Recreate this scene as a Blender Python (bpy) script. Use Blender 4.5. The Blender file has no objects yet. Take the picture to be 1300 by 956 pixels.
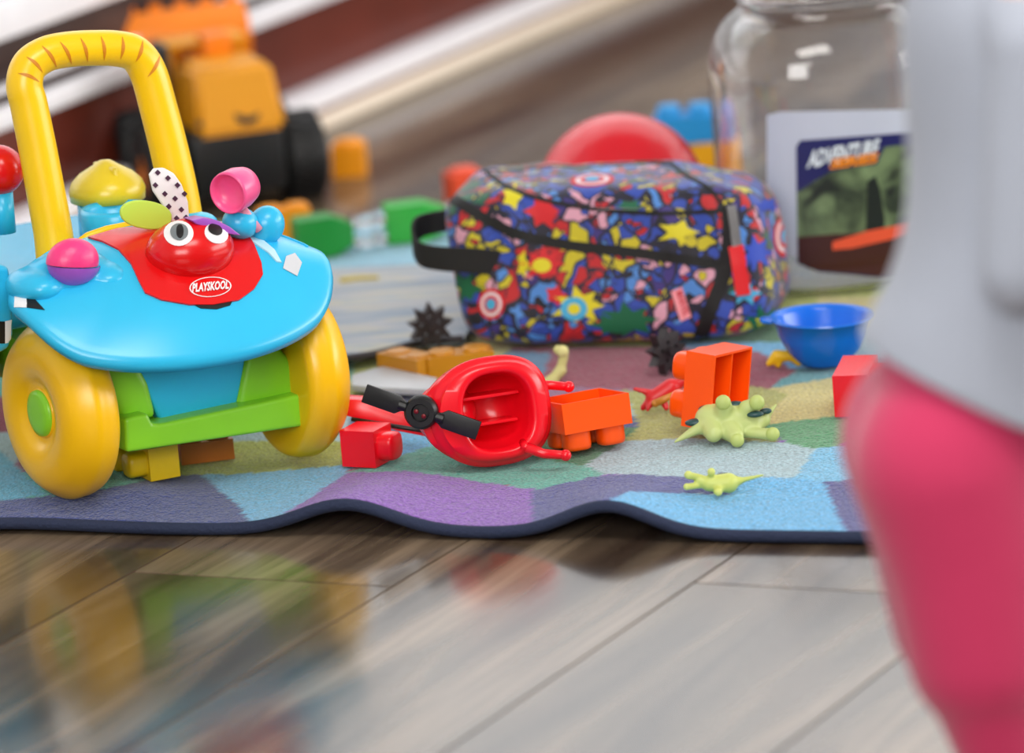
import bpy, bmesh, math, random
import numpy as np
from mathutils import Vector, Matrix, Euler, noise
from mathutils.bvhtree import BVHTree
from mathutils.geometry import tessellate_polygon

PI = math.pi
R_ = math.radians
random.seed(7)
SC = bpy.context.scene
COL = SC.collection

# ------------------------------------------------------------------ camera geometry
F = 7000.0
PITCH, ROLL, HCAM = R_(13.5), R_(4.7), 1.3
CAM = Vector((0, 0, HCAM))
_f = Vector((0, math.cos(PITCH), -math.sin(PITCH)))
_u0 = Vector((0, math.sin(PITCH), math.cos(PITCH)))
_r0 = Vector((1, 0, 0))
CR = _r0 * math.cos(ROLL) - _u0 * math.sin(ROLL)
CU = _r0 * math.sin(ROLL) + _u0 * math.cos(ROLL)

def ray(px, py):
    return _f + CR * ((px - 650) / F) - CU * ((py - 478) / F)
def G(px, py, z=0.0):
    d = ray(px, py)
    return CAM + d * ((z - HCAM) / d.z)
def P(px, py, Z):
    return CAM + ray(px, py) * Z
def proj(p):
    q = Vector(p) - CAM
    Z = q.dot(_f)
    return (650 + F * q.dot(CR) / Z, 478 - F * q.dot(CU) / Z, Z)
def on_plane(M, px, py, axis, val):
    """the point of the local frame M on the plane axis=val that a line of sight meets"""
    Mi = M.inverted()
    o = Mi @ CAM
    d = Mi.to_3x3() @ ray(px, py)
    t = (val - o[axis]) / d[axis]
    return o + d * t

# ------------------------------------------------------------------ materials
def lin(c):
    def g(v):
        v /= 255.0
        return v / 12.92 if v <= 0.04045 else ((v + 0.055) / 1.055) ** 2.4
    return (g(c[0]), g(c[1]), g(c[2]), 1.0)

_M = {}
def mat(name, rgb, rough=0.35, metal=0.0, spec=0.5, bump=0.0, bscale=60, vary=0.06, vscale=25, coat=0.0, sheen=0.0, sss=0.0):
    if name in _M: return _M[name]
    m = bpy.data.materials.new(name); m.use_nodes = True
    nt = m.node_tree; b = nt.nodes['Principled BSDF']
    c = lin(rgb)
    tc = nt.nodes.new('ShaderNodeTexCoord')
    nz = nt.nodes.new('ShaderNodeTexNoise'); nz.inputs['Scale'].default_value = vscale; nz.inputs['Detail'].default_value = 4
    nt.links.new(tc.outputs['Object'], nz.inputs['Vector'])
    mx = nt.nodes.new('ShaderNodeMix'); mx.data_type = 'RGBA'
    mx.inputs[6].default_value = tuple(max(0, v * (1 - vary)) for v in c[:3]) + (1,)
    mx.inputs[7].default_value = tuple(min(1, v * (1 + vary)) for v in c[:3]) + (1,)
    nt.links.new(nz.outputs['Fac'], mx.inputs[0]); nt.links.new(mx.outputs[2], b.inputs['Base Color'])
    b.inputs['Roughness'].default_value = rough
    b.inputs['Metallic'].default_value = metal
    b.inputs['Specular IOR Level'].default_value = spec
    if coat: b.inputs['Coat Weight'].default_value = coat; b.inputs['Coat Roughness'].default_value = 0.15
    if sheen: b.inputs['Sheen Weight'].default_value = sheen
    if sss:
        b.inputs['Subsurface Weight'].default_value = sss; b.inputs['Subsurface Scale'].default_value = 0.01
    if bump:
        n2 = nt.nodes.new('ShaderNodeTexNoise'); n2.inputs['Scale'].default_value = bscale; n2.inputs['Detail'].default_value = 6
        nt.links.new(tc.outputs['Object'], n2.inputs['Vector'])
        bp = nt.nodes.new('ShaderNodeBump'); bp.inputs['Strength'].default_value = bump; bp.inputs['Distance'].default_value = 0.003
        nt.links.new(n2.outputs['Fac'], bp.inputs['Height']); nt.links.new(bp.outputs['Normal'], b.inputs['Normal'])
    _M[name] = m
    return m

CYAN = mat('cyan plastic', (46, 186, 232), 0.27, vary=0.05)
YEL = mat('yellow plastic', (247, 200, 14), 0.3, vary=0.05)
WHEELY = mat('wheel yellow plastic', (248, 192, 10), 0.3, vary=0.06, vscale=12)
LIME = mat('lime green plastic', (138, 214, 44), 0.35)
RED = mat('red plastic', (218, 16, 20), 0.22, vary=0.04)
BRED = mat('bright red plastic', (240, 14, 34), 0.25, vary=0.04)
BLACK = mat('black plastic', (16, 17, 19), 0.4)
BLACKR = mat('black rubber', (14, 14, 16), 0.55, bump=0.2)
WHITE = mat('white', (236, 236, 238), 0.4)
GREYP = mat('grey plastic', (150, 150, 152), 0.4)
PINK = mat('pink plastic', (250, 92, 150), 0.3)
HPINK = mat('hot pink plastic', (240, 60, 130), 0.35, bump=0.3, bscale=90)
PURP = mat('purple plastic', (160, 84, 190), 0.35)
LEAF = mat('pale lime plastic', (190, 222, 80), 0.45)
GROOVE = mat('deep amber plastic', (206, 128, 4), 0.5)
ORANGE = mat('orange plastic', (250, 88, 6), 0.32, vary=0.05)
TORANGE = mat('truck orange plastic', (240, 128, 2), 0.4)
TYEL = mat('truck yellow plastic', (226, 150, 0), 0.4)
OCHRE = mat('mustard plastic', (190, 126, 10), 0.4)
GREEN = mat('green plastic', (22, 140, 50), 0.4)
GREENB = mat('bright green plastic', (50, 170, 60), 0.4)
NAVY = mat('navy binding', (34, 44, 72), 0.85, bump=0.6, bscale=300)
BLUE = mat('blue plastic', (16, 110, 222), 0.22)
SKYB = mat('sky blue plastic', (30, 150, 220), 0.4)
DARKP = mat('dark brown plastic', (38, 30, 34), 0.5)

# ------------------------------------------------------------------ object helpers
def link(name, me, m=None, parent=None, smooth=True):
    o = bpy.data.objects.new(name, me); COL.objects.link(o)
    if m is not None and not me.materials:
        me.materials.append(m)
    if smooth:
        for p in me.polygons: p.use_smooth = True
    if parent is not None: o.parent = parent
    return o
def obj(name, bm, m=None, parent=None, smooth=True, sharp=None):
    bmesh.ops.recalc_face_normals(bm, faces=bm.faces)
    me = bpy.data.meshes.new(name); bm.to_mesh(me); bm.free()
    o = link(name, me, m, parent, smooth)
    if smooth and sharp is not None:
        me.set_sharp_from_angle(angle=R_(sharp))
    return o
def tag(o, label, cat, group=None, kind=None):
    o['label'] = label; o['category'] = cat
    if group: o['group'] = group
    if kind: o['kind'] = kind
    return o
def thing(name, label, cat, M, group=None):
    o = bpy.data.objects.new(name, None); COL.objects.link(o)
    o.empty_display_size = 0.05
    o.matrix_world = M
    return tag(o, label, cat, group)
def frame(loc, yaw=0, tilt=None):
    M = Matrix.Translation(loc) @ Matrix.Rotation(R_(yaw), 4, 'Z')
    if tilt is not None: M = M @ tilt
    return M

def NB(): return bmesh.new()
def box(bm, c, s, rot=None, bev=0.0, seg=2):
    r = bmesh.ops.create_cube(bm, size=1.0)
    M = Matrix.Translation(c) @ (rot.to_4x4() if rot is not None else Matrix()) @ Matrix.Diagonal((s[0], s[1], s[2], 1))
    bmesh.ops.transform(bm, matrix=M, verts=r['verts'])
    if bev:
        es = list({e for v in r['verts'] for e in v.link_edges})
        bmesh.ops.bevel(bm, geom=es, offset=bev, segments=seg, profile=0.6, affect='EDGES')
def tube(bm, pts, r, n=16, cap=True):
    """r: a number or one per point"""
    pts = [Vector(p) for p in pts]
    if not isinstance(r, (list, tuple)): r = [r] * len(pts)
    rings = []
    up = None
    for i, p in enumerate(pts):
        t = (pts[min(i + 1, len(pts) - 1)] - pts[max(i - 1, 0)]).normalized()
        if up is None:
            up = Vector((0, 0, 1)) if abs(t.z) < 0.9 else Vector((1, 0, 0))
        a = (up - t * up.dot(t)).normalized(); b = t.cross(a); up = a
        rings.append([bm.verts.new(p + (a * math.cos(2 * PI * k / n) + b * math.sin(2 * PI * k / n)) * r[i]) for k in range(n)])
    for A, B in zip(rings, rings[1:]):
        for k in range(n):
            bm.faces.new((A[k], A[(k + 1) % n], B[(k + 1) % n], B[k]))
    if cap:
        bm.faces.new(list(reversed(rings[0]))); bm.faces.new(rings[-1])
    return rings
def smooth_path(pts, n=6):
    pts = [Vector(p) for p in pts]; out = []
    for i in range(len(pts) - 1):
        p0 = pts[max(i - 1, 0)]; p1 = pts[i]; p2 = pts[i + 1]; p3 = pts[min(i + 2, len(pts) - 1)]
        for k in range(n):
            t = k / n
            out.append(0.5 * ((2 * p1) + (p2 - p0) * t + (2 * p0 - 5 * p1 + 4 * p2 - p3) * t * t + (3 * p1 - p0 - 3 * p2 + p3) * t ** 3))
    out.append(pts[-1])
    return out
def lathe(bm, prof, n=48, M=None, sup=None):
    """prof: (r, z) pairs about local Z; sup = superellipse exponent for squarish sections"""
    M = M or Matrix()
    rings = []
    for r, z in prof:
        ring = []
        for k in range(n):
            a = 2 * PI * k / n
            ca, sa = math.cos(a), math.sin(a)
            q = 1.0
            if sup: q = (abs(ca) ** sup + abs(sa) ** sup) ** (-1.0 / sup)
            ring.append(bm.verts.new(M @ Vector((r * q * ca, r * q * sa, z))))
        rings.append(ring)
    for A, B in zip(rings, rings[1:]):
        for k in range(n):
            bm.faces.new((A[k], A[(k + 1) % n], B[(k + 1) % n], B[k]))
    if prof[0][0] > 0: bm.faces.new(list(reversed(rings[0])))
    if prof[-1][0] > 0: bm.faces.new(rings[-1])
    return rings
def ball(bm, c, r, seg=24, rot=None):
    if not isinstance(r, (list, tuple)): r = (r, r, r)
    q = bmesh.ops.create_uvsphere(bm, u_segments=seg, v_segments=seg // 2 + 2, radius=1.0)
    M = Matrix.Translation(c) @ (rot.to_4x4() if rot is not None else Matrix()) @ Matrix.Diagonal((r[0], r[1], r[2], 1))
    bmesh.ops.transform(bm, matrix=M, verts=q['verts'])
def prism(bm, pts, off, bev=0.0, seg=2):
    """pts: planar loop of Vectors, off: extrusion Vector"""
    vs = [bm.verts.new(p) for p in pts]
    f = bm.faces.new(vs)
    r = bmesh.ops.extrude_face_region(bm, geom=[f])
    nv = [g for g in r['geom'] if isinstance(g, bmesh.types.BMVert)]
    bmesh.ops.translate(bm, vec=off, verts=nv)
    if bev:
        es = list({e for v in vs + nv for e in v.link_edges})
        bmesh.ops.bevel(bm, geom=es, offset=bev, segments=seg, profile=0.6, affect='EDGES')
def capsules(bm, segs, n=14):
    """a body out of tapered limbs, merged later into one skin by a remesh"""
    for p0, p1, r0, r1 in segs:
        p0, p1 = Vector(p0), Vector(p1)
        ball(bm, p0, r0, n); ball(bm, p1, r1, n)
        if (p1 - p0).length > 1e-5: tube(bm, [p0, p1], [r0, r1], n)
def remesh(o, vox, smooth=4, fac=0.5):
    m = o.modifiers.new('Remesh', 'REMESH'); m.mode = 'VOXEL'; m.voxel_size = vox; m.use_smooth_shade = True
    s = o.modifiers.new('Smooth', 'SMOOTH'); s.iterations = smooth; s.factor = fac
    return o

# ---- things laid on a surface: a flat outline draped over it, with thickness of its own
def drape(name, bm2, bvh, M, off, m, parent, thick=0.0008, res=6.0):
    """bm2 carries a flat mesh in picture units; every vertex goes to the surface it covers"""
    for ax_ in (0, 1):
        lo = min(v.co[ax_] for v in bm2.verts); hi = max(v.co[ax_] for v in bm2.verts)
        k = max(1, int(math.ceil((hi - lo) / res)))
        for i in range(1, k):
            co = Vector((0, 0, 0)); no = Vector((0, 0, 0)); co[ax_] = lo + (hi - lo) * i / k; no[ax_] = 1
            bmesh.ops.bisect_plane(bm2, geom=bm2.verts[:] + bm2.edges[:] + bm2.faces[:], plane_co=co, plane_no=no)
    bmesh.ops.dissolve_degenerate(bm2, edges=bm2.edges, dist=1e-3)
    Mi = M.inverted(); o = Mi @ CAM; R3 = Mi.to_3x3()
    last = None; miss = []; low = {}
    for v in bm2.verts:
        d = (R3 @ ray(v.co.x, v.co.y)).normalized()
        h, n, i, dist = bvh.ray_cast(o, d)
        if h is None: miss.append((v, d)); continue
        if n.dot(d) > 0: n = -n
        last = dist
        v.co = h + n * off; low[v] = h + n * (off - thick)
    for v, d in miss:
        h, n, i, dist = bvh.find_nearest(o + d * (last or 5.0))
        if n.dot(d) > 0: n = -n
        v.co = h + n * off; low[v] = h + n * (off - thick)
    bm2.normal_update()
    for f in bm2.faces:
        if f.normal.dot(f.calc_center_median() - o) > 0: f.normal_flip()
    # the cut edge of the sheet
    rim = [e for e in bm2.edges if len(e.link_faces) == 1]
    up_, dn_ = {}, {}
    for e in rim:
        for v in e.verts:
            if v not in up_: up_[v] = bm2.verts.new(v.co); dn_[v] = bm2.verts.new(low[v])
    for e in rim:
        a, b = e.verts
        bm2.faces.new((up_[a], up_[b], dn_[b], dn_[a]))
    me = bpy.data.meshes.new(name); bm2.to_mesh(me); bm2.free()
    return link(name, me, m, parent)
def flat(outline, bm=None):
    bm = bm or bmesh.new()
    vs = [bm.verts.new((x, y, 0)) for x, y in outline]
    tris = tessellate_polygon([[v.co for v in vs]])
    for t in tris:
        try: bm.faces.new([vs[k] for k in t])
        except ValueError: pass
    return bm
def oval(cx, cy, rx, ry, n=24, rot=0, squash=2.0):
    out = []
    for k in range(n):
        a = 2 * PI * k / n
        x, y = math.cos(a), math.sin(a)
        x = math.copysign(abs(x) ** (2 / squash), x) * rx; y = math.copysign(abs(y) ** (2 / squash), y) * ry
        c, s = math.cos(R_(rot)), math.sin(R_(rot))
        out.append((cx + x * c - y * s, cy + x * s + y * c))
    return out
def ring2(cx, cy, rx, ry, w, n=28, rot=0):
    bm = bmesh.new()
    A = oval(cx, cy, rx, ry, n, rot); B = oval(cx, cy, rx - w, ry - w * ry / rx, n, rot)
    va = [bm.verts.new((x, y, 0)) for x, y in A]; vb = [bm.verts.new((x, y, 0)) for x, y in B]
    for k in range(n):
        bm.faces.new((va[k], va[(k + 1) % n], vb[(k + 1) % n], vb[k]))
    return bm
def text2(s, x, y, ux, uy, size, shear=0.0, bold=0.0, vx=None):
    """lettering as flat mesh: starts at (x, y), runs along (ux, uy); size = letter height"""
    cu = bpy.data.curves.new('lettering', 'FONT'); cu.body = s; cu.size = 1.0; cu.shear = shear; cu.offset = bold
    cu.resolution_u = 2
    o = bpy.data.objects.new('lettering', cu); COL.objects.link(o)
    dg = bpy.context.evaluated_depsgraph_get()
    me = bpy.data.meshes.new_from_object(o.evaluated_get(dg))
    COL.objects.unlink(o); bpy.data.objects.remove(o)
    xs = [v.co.x for v in me.vertices]; ys = [v.co.y for v in me.vertices]
    w = max(xs) - min(xs); x0 = min(xs); y0 = min(ys); hh = max(ys) - min(ys)
    vx = vx or (0, -1)
    bm = bmesh.new(); bm.from_mesh(me); bpy.data.meshes.remove(me)
    for v in bm.verts:
        a = (v.co.x - x0) / w; b = (v.co.y - y0) / hh
        v.co = (x + ux * a + vx[0] * size * b, y + uy * a + vx[1] * size * b, 0)
    return bm
def bvh(bm):
    bmesh.ops.recalc_face_normals(bm, faces=bm.faces); bm.normal_update()
    return BVHTree.FromBMesh(bm)
# ------------------------------------------------------------------ the setting
DL = Vector((0.4546, 0.8907, 0)).normalized()      # planks and window wall run this way
NL = Vector((DL.y, -DL.x, 0))                      # across the planks, towards the room
def W(n, d, z=0.0): return NL * n + DL * d + Vector((0, 0, z))
WALL_N = -3.291

def floor_material():
    m = bpy.data.materials.new('grey brown laminate'); m.use_nodes = True
    nt = m.node_tree; b = nt.nodes['Principled BSDF']; N = nt.nodes.new; L = nt.links.new
    uv = N('ShaderNodeAttribute'); uv.attribute_name = 'grain'
    tint = N('ShaderNodeAttribute'); tint.attribute_name = 'tint'
    mp = N('ShaderNodeMapping'); mp.inputs['Scale'].default_value = (9.0, 0.9, 1.0); L(uv.outputs['Vector'], mp.inputs['Vector'])
    n1 = N('ShaderNodeTexNoise'); n1.inputs['Scale'].default_value = 1.6; n1.inputs['Detail'].default_value = 5; n1.inputs['Distortion'].default_value = 0.6
    L(mp.outputs['Vector'], n1.inputs['Vector'])
    mp2 = N('ShaderNodeMapping'); mp2.inputs['Scale'].default_value = (60.0, 3.0, 1.0); L(uv.outputs['Vector'], mp2.inputs['Vector'])
    n2 = N('ShaderNodeTexNoise'); n2.inputs['Scale'].default_value = 2.0; n2.inputs['Detail'].default_value = 6; L(mp2.outputs['Vector'], n2.inputs['Vector'])
    cr = N('ShaderNodeValToRGB'); L(n1.outputs['Fac'], cr.inputs['Fac'])
    e = cr.color_ramp.elements
    e[0].position = 0.34; e[0].color = lin((62, 49, 40)); e[1].position = 0.66; e[1].color = lin((138, 119, 99))
    k = cr.color_ramp.elements.new(0.5); k.color = lin((95, 80, 65))
    mx = N('ShaderNodeMix'); mx.data_type = 'RGBA'; mx.blend_type = 'MULTIPLY'; mx.inputs[0].default_value = 0.5
    L(cr.outputs['Color'], mx.inputs[6])
    cr2 = N('ShaderNodeValToRGB'); L(n2.outputs['Fac'], cr2.inputs['Fac'])
    cr2.color_ramp.elements[0].position = 0.3; cr2.color_ramp.elements[0].color = (0.45, 0.45, 0.45, 1); cr2.color_ramp.elements[1].position = 0.6; cr2.color_ramp.elements[1].color = (1, 1, 1, 1)
    L(cr2.outputs['Color'], mx.inputs[7])
    m2 = N('ShaderNodeMix'); m2.data_type = 'RGBA'; m2.blend_type = 'MULTIPLY'; m2.inputs[0].default_value = 1.0
    L(mx.outputs[2], m2.inputs[6]); L(tint.outputs['Color'], m2.inputs[7]); L(m2.outputs[2], b.inputs['Base Color'])
    b.inputs['Roughness'].default_value = 0.15
    b.inputs['Specular IOR Level'].default_value = 0.36
    n3 = N('ShaderNodeTexNoise'); n3.inputs['Scale'].default_value = 4; L(mp2.outputs['Vector'], n3.inputs['Vector'])
    bp = N('ShaderNodeBump'); bp.inputs['Strength'].default_value = 0.12; bp.inputs['Distance'].default_value = 0.0006
    L(n3.outputs['Fac'], bp.inputs['Height']); L(bp.outputs['Normal'], b.inputs['Normal'])
    return m

def build_floor():
    bm = NB(); g = bm.verts.layers.float_vector.new('grain'); t = bm.verts.layers.float_color.new('tint')
    rnd = random.Random(11)
    Wd = 0.2635
    starts = {-3: [], -2: [], -1: []}
    i0 = -4
    for i in range(-4, 20):
        a = -2.4905 + Wd * (i + 0) ; b_ = a + Wd
        if i == 0: cuts = [2.62, 4.10, 5.55]
        elif i == 2: cuts = [2.75, 4.16, 5.9]
        elif i == 1: cuts = [3.3, 4.95, 6.4]
        elif i == -1: cuts = [3.1, 4.75, 6.2]
        else:
            o = rnd.uniform(0.6, 1.9); cuts = [o + 1.45 * k + 1.2 for k in range(5)]
        cuts = [-1.0] + cuts + [12.5]
        for c0, c1 in zip(cuts, cuts[1:]):
            tv = rnd.uniform(0.84, 1.08)
            if i == 1 and c0 < 4 < c1: tv = 1.1
            if i == 2 and c0 < 4 < c1: tv = 0.92
            off = Vector((rnd.uniform(0, 40), rnd.uniform(0, 40), 0))
            gp = 0.0013
            q = [(a + gp, c0 + gp, 0), (b_ - gp, c0 + gp, 0), (b_ - gp, c1 - gp, 0), (a + gp, c1 - gp, 0)]
            top = [bm.verts.new(W(*p)) for p in q]; bot = [bm.verts.new(W(p[0], p[1], -0.002)) for p in q]
            for v, p in zip(top + bot, q + q):
                v[g] = Vector((p[0], p[1], 0)) + off; v[t] = (tv, tv, tv, 1)
            bm.faces.new(top)
            for k in range(4): bm.faces.new((top[k], bot[k], bot[(k + 1) % 4], top[(k + 1) % 4]))
    q = [bm.verts.new(W(*p)) for p in [(-3.6, -1, -0.0021), (3.2, -1, -0.0021), (3.2, 12.5, -0.0021), (-3.6, 12.5, -0.0021)]]
    for v in q: v[t] = (0.25, 0.2, 0.17, 1)
    bm.faces.new(q)
    o = obj('floor', bm, floor_material(), smooth=False); o['kind'] = 'structure'
build_floor()

# window wall on the left: a stepped timber sill under glass doors, window reflections on its ledges painted white
def wood_mat(name, rgb, rough=0.3):
    m = mat(name, rgb, rough, vary=0.35, vscale=9, coat=0.1)
    return m
MAHOG = wood_mat('red mahogany', (98, 38, 26), 0.4)
DARKW = wood_mat('dark walnut', (50, 32, 30), 0.45)
TRIMW = mat('trim with painted highlight', (252, 234, 214), 0.25)  # highlight along the wall foot painted in as a pale colour
ALU_SHEEN = mat('white metal and ledge glare', (246, 244, 250), 0.3)  # metal of the doors, also the painted window reflection on the sill ledges
def strip(name, z0, z1, n0, n1, m, kind='structure', parent=None, bev=0.003, d0=-1.0, d1=12.5):
    bm = NB()
    prism(bm, [W(n0, d0, z0), W(n1, d0, z0), W(n1, d0, z1), W(n0, d0, z1)], DL * (d1 - d0), bev=bev)
    o = obj(name, bm, m, parent, sharp=40)
    if kind and parent is None: o['kind'] = kind
    return o
n = WALL_N
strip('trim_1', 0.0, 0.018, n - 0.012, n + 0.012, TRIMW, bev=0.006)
strip('trim_2', 0.0, 0.022, n - 0.05, n - 0.0122, MAHOG)
strip('trim_3', 0.0222, 0.046, n - 0.055, n - 0.006, ALU_SHEEN, bev=0.008)
strip('wall_left', 0.0, 0.138, n - 0.16, n - 0.0555, MAHOG)
strip('trim_4', 0.138, 0.164, n - 0.16, n - 0.045, ALU_SHEEN, bev=0.008)
strip('trim_5', 0.164, 0.178, n - 0.15, n - 0.06, DARKW)
strip('trim_6', 0.178, 0.184, n - 0.15, n - 0.055, ALU_SHEEN)
# sliding glass door above the sill
door = strip('door_1', 0.184, 0.236, n - 0.15, n - 0.070, DARKW)
rail = strip('door_rail', 0.236, 0.278, n - 0.15, n - 0.062, ALU_SHEEN, parent=door)  # its white stands in for window light on the rail
def glass_mat():
    m = bpy.data.materials.new('clear pane'); m.use_nodes = True
    b = m.node_tree.nodes['Principled BSDF']
    b.inputs['Transmission Weight'].default_value = 1; b.inputs['Roughness'].default_value = 0.02; b.inputs['IOR'].default_value = 1.05
    return m
strip('door_pane', 0.278, 2.05, n - 0.13, n - 0.124, glass_mat(), parent=door, bev=0)
for k in range(7):
    dd = -0.5 + k * 2.0
    strip('door_stile', 0.278, 2.05, n - 0.148, n - 0.10, ALU_SHEEN, parent=door, d0=dd, d1=dd + 0.06)
strip('door_head', 2.05, 2.14, n - 0.15, n - 0.10, ALU_SHEEN, parent=door)
# rest of the room behind the camera and to the right keeps the reflections real
WALLM = mat('off white plaster', (214, 208, 198), 0.9, bump=0.1)
CEILM = mat('white ceiling paint', (230, 228, 224), 0.9)
strip('wall_left.001', 2.14, 2.5, n - 0.16, n - 0.09, WALLM)
bm = NB(); prism(bm, [W(-3.45, -1, 2.5), W(3.2, -1, 2.5), W(3.2, 12.5, 2.5), W(-3.45, 12.5, 2.5)], Vector((0, 0, 0.05)))
obj('ceiling', bm, CEILM, smooth=False)['kind'] = 'structure'
bm = NB(); prism(bm, [W(-3.45, -1.06, 0), W(3.2, -1.06, 0), W(3.2, -1.06, 2.5), W(-3.45, -1.06, 2.5)], DL * 0.05)
obj('wall_front', bm, WALLM, smooth=False)['kind'] = 'structure'
# right wall has a wide window opening: sill wall, head, two piers
def wallpiece(name, n0, n1, d0, d1, z0, z1, m=WALLM):
    bm = NB(); box(bm, (0, 0, 0), (1, 1, 1))
    for v in bm.verts:
        v.co = W(n0 + (v.co.x + .5) * (n1 - n0), d0 + (v.co.y + .5) * (d1 - d0), z0 + (v.co.z + .5) * (z1 - z0))
    o = obj(name, bm, m, smooth=False); o['kind'] = 'structure'; return o
wallpiece('wall_right', 3.15, 3.2, -1, 4.5, 0, 2.5)
wallpiece('wall_right.001', 3.15, 3.2, 4.5, 10.5, 0, 0.5)
wallpiece('wall_right.002', 3.15, 3.2, 4.5, 10.5, 2.2, 2.5)
wallpiece('wall_right.003', 3.15, 3.2, 10.5, 12.5, 0, 2.5)
wallpiece('wall_back', -3.45, 3.2, 12.5, 12.55, 0, 2.5, mat('brown papered wall', (120, 96, 74), 0.9))

# ------------------------------------------------------------------ the rug
RA, RB = G(0, 676), G(1080, 690)
EU = (RB - RA).normalized(); EV = Vector((-EU.y, EU.x, 0))
RT = 0.011
RU0, RU1, RVD = -0.50, 1.0, 1.26
def px_u(px, py): return (G(px, py) - RA).dot(EU)
_b1, _b2, _b0 = px_u(446, 680), px_u(775, 686), px_u(100, 676)
def g_(x, s): return math.exp(-(x / s) ** 2)
_uw, _vw = [(G(85, 637) - RA).dot(e) for e in (EU, EV)]
_u240, _u930 = px_u(240, 600), px_u(930, 640)
def rug_h(u, v):
    g = lambda x, s: np.exp(-(x / s) ** 2)
    z = 0.025 * g(u - _b1, 0.062) * g(v, 0.13)
    z = z + 0.026 * g(u - _b2 + 0.08 * v, 0.055) * g(v, 0.11)
    z = z + 0.010 * g(u - _u240, 0.06) * g(v - 0.07, 0.045)
    z = z + 0.015 * g(u - _uw, 0.075) * g(v - _vw, 0.09)
    z = z + 0.006 * g(u - _u930, 0.10) * g(v - 0.16, 0.04)
    z = z + 0.0008 * (1 + np.sin(u * 17 + v * 8) * np.sin(v * 13 + 1.3)) * np.clip(v / 0.1, 0, 1)
    return z
def rz(p):
    d = Vector((p[0], p[1], 0)) - Vector((RA.x, RA.y, 0))
    return RT + 0.0014 + float(rug_h(d.dot(EU), d.dot(EV)))
def RG(px, py, dz=0.0):
    """point on the rug's top seen at a pixel"""
    p = G(px, py, RT)
    for _ in range(6): p = G(px, py, rz(p))
    return Vector((p.x, p.y, p.z + dz))

PATCH = [
 ((70, 82, 138), [(-300, 720), (318, 700), (322, 672), (302, 640), (255, 603), (215, 603), (130, 622), (0, 636), (-300, 650)]),
 ((92, 176, 208), [(-300, 650), (0, 636), (60, 628), (30, 600), (0, 572), (-300, 560)]),
 ((116, 186, 228), [(318, 700), (322, 672), (302, 640), (255, 603), (300, 602), (440, 590), (442, 600), (380, 640), (335, 668), (330, 700)]),
 ((176, 186, 84), [(232, 604), (300, 603), (440, 592), (500, 582), (440, 560), (240, 560), (200, 600)]),
 ((142, 98, 186), [(330, 700), (335, 668), (380, 640), (440, 600), (520, 598), (600, 610), (674, 622), (678, 700)]),
 ((94, 176, 160), [(440, 600), (500, 582), (560, 560), (640, 575), (745, 592), (767, 602), (680, 622), (600, 610), (520, 598)]),
 ((86, 90, 150), [(674, 622), (745, 606), (800, 602), (905, 606), (925, 628), (800, 624), (750, 645), (716, 668), (690, 700), (678, 700)]),
 ((106, 182, 230), [(690, 700), (716, 668), (750, 645), (800, 622), (905, 628), (920, 606), (1000, 606), (1045, 612), (1062, 650), (1085, 700)]),
 ((168, 196, 206), [(740, 592), (790, 560), (870, 556), (1000, 562), (1034, 570), (1008, 610), (900, 606), (800, 602), (767, 602)]),
 ((66, 128, 86), [(560, 560), (640, 575), (740, 592), (790, 560), (812, 543), (700, 540), (600, 545)]),
 ((170, 172, 92), [(790, 560), (812, 543), (790, 495), (880, 498), (960, 490), (1000, 500), (960, 540), (990, 562), (870, 556)]),
 ((88, 158, 112), [(960, 540), (1064, 528), (1120, 540), (1064, 566), (1034, 570), (1000, 562)]),
 ((206, 196, 128), [(960, 540), (975, 494), (1062, 478), (1120, 490), (1120, 530), (1064, 528)]),
 ((150, 58, 86), [(690, 476), (700, 448), (830, 440), (960, 445), (1010, 470), (975, 494), (880, 497), (700, 490)]),
 ((150, 100, 140), [(690, 476), (790, 478), (870, 497), (700, 510), (660, 500)]),
 ((84, 158, 166), [(975, 494), (1012, 468), (1120, 455), (1120, 490), (1062, 478)]),
 ((120, 190, 228), [(1034, 570), (1064, 566), (1120, 570), (1110, 606), (1045, 612), (1008, 610)]),
 ((88, 88, 146), [(1085, 700), (1062, 650), (1045, 612), (1110, 606), (1200, 640), (1200, 720)]),
 ((88, 136, 176), [(630, 480), (640, 446), (700, 448), (690, 476)]),
 ((150, 202, 226), [(330, 345), (380, 270), (470, 245), (640, 235), (640, 345)]),
]
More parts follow.
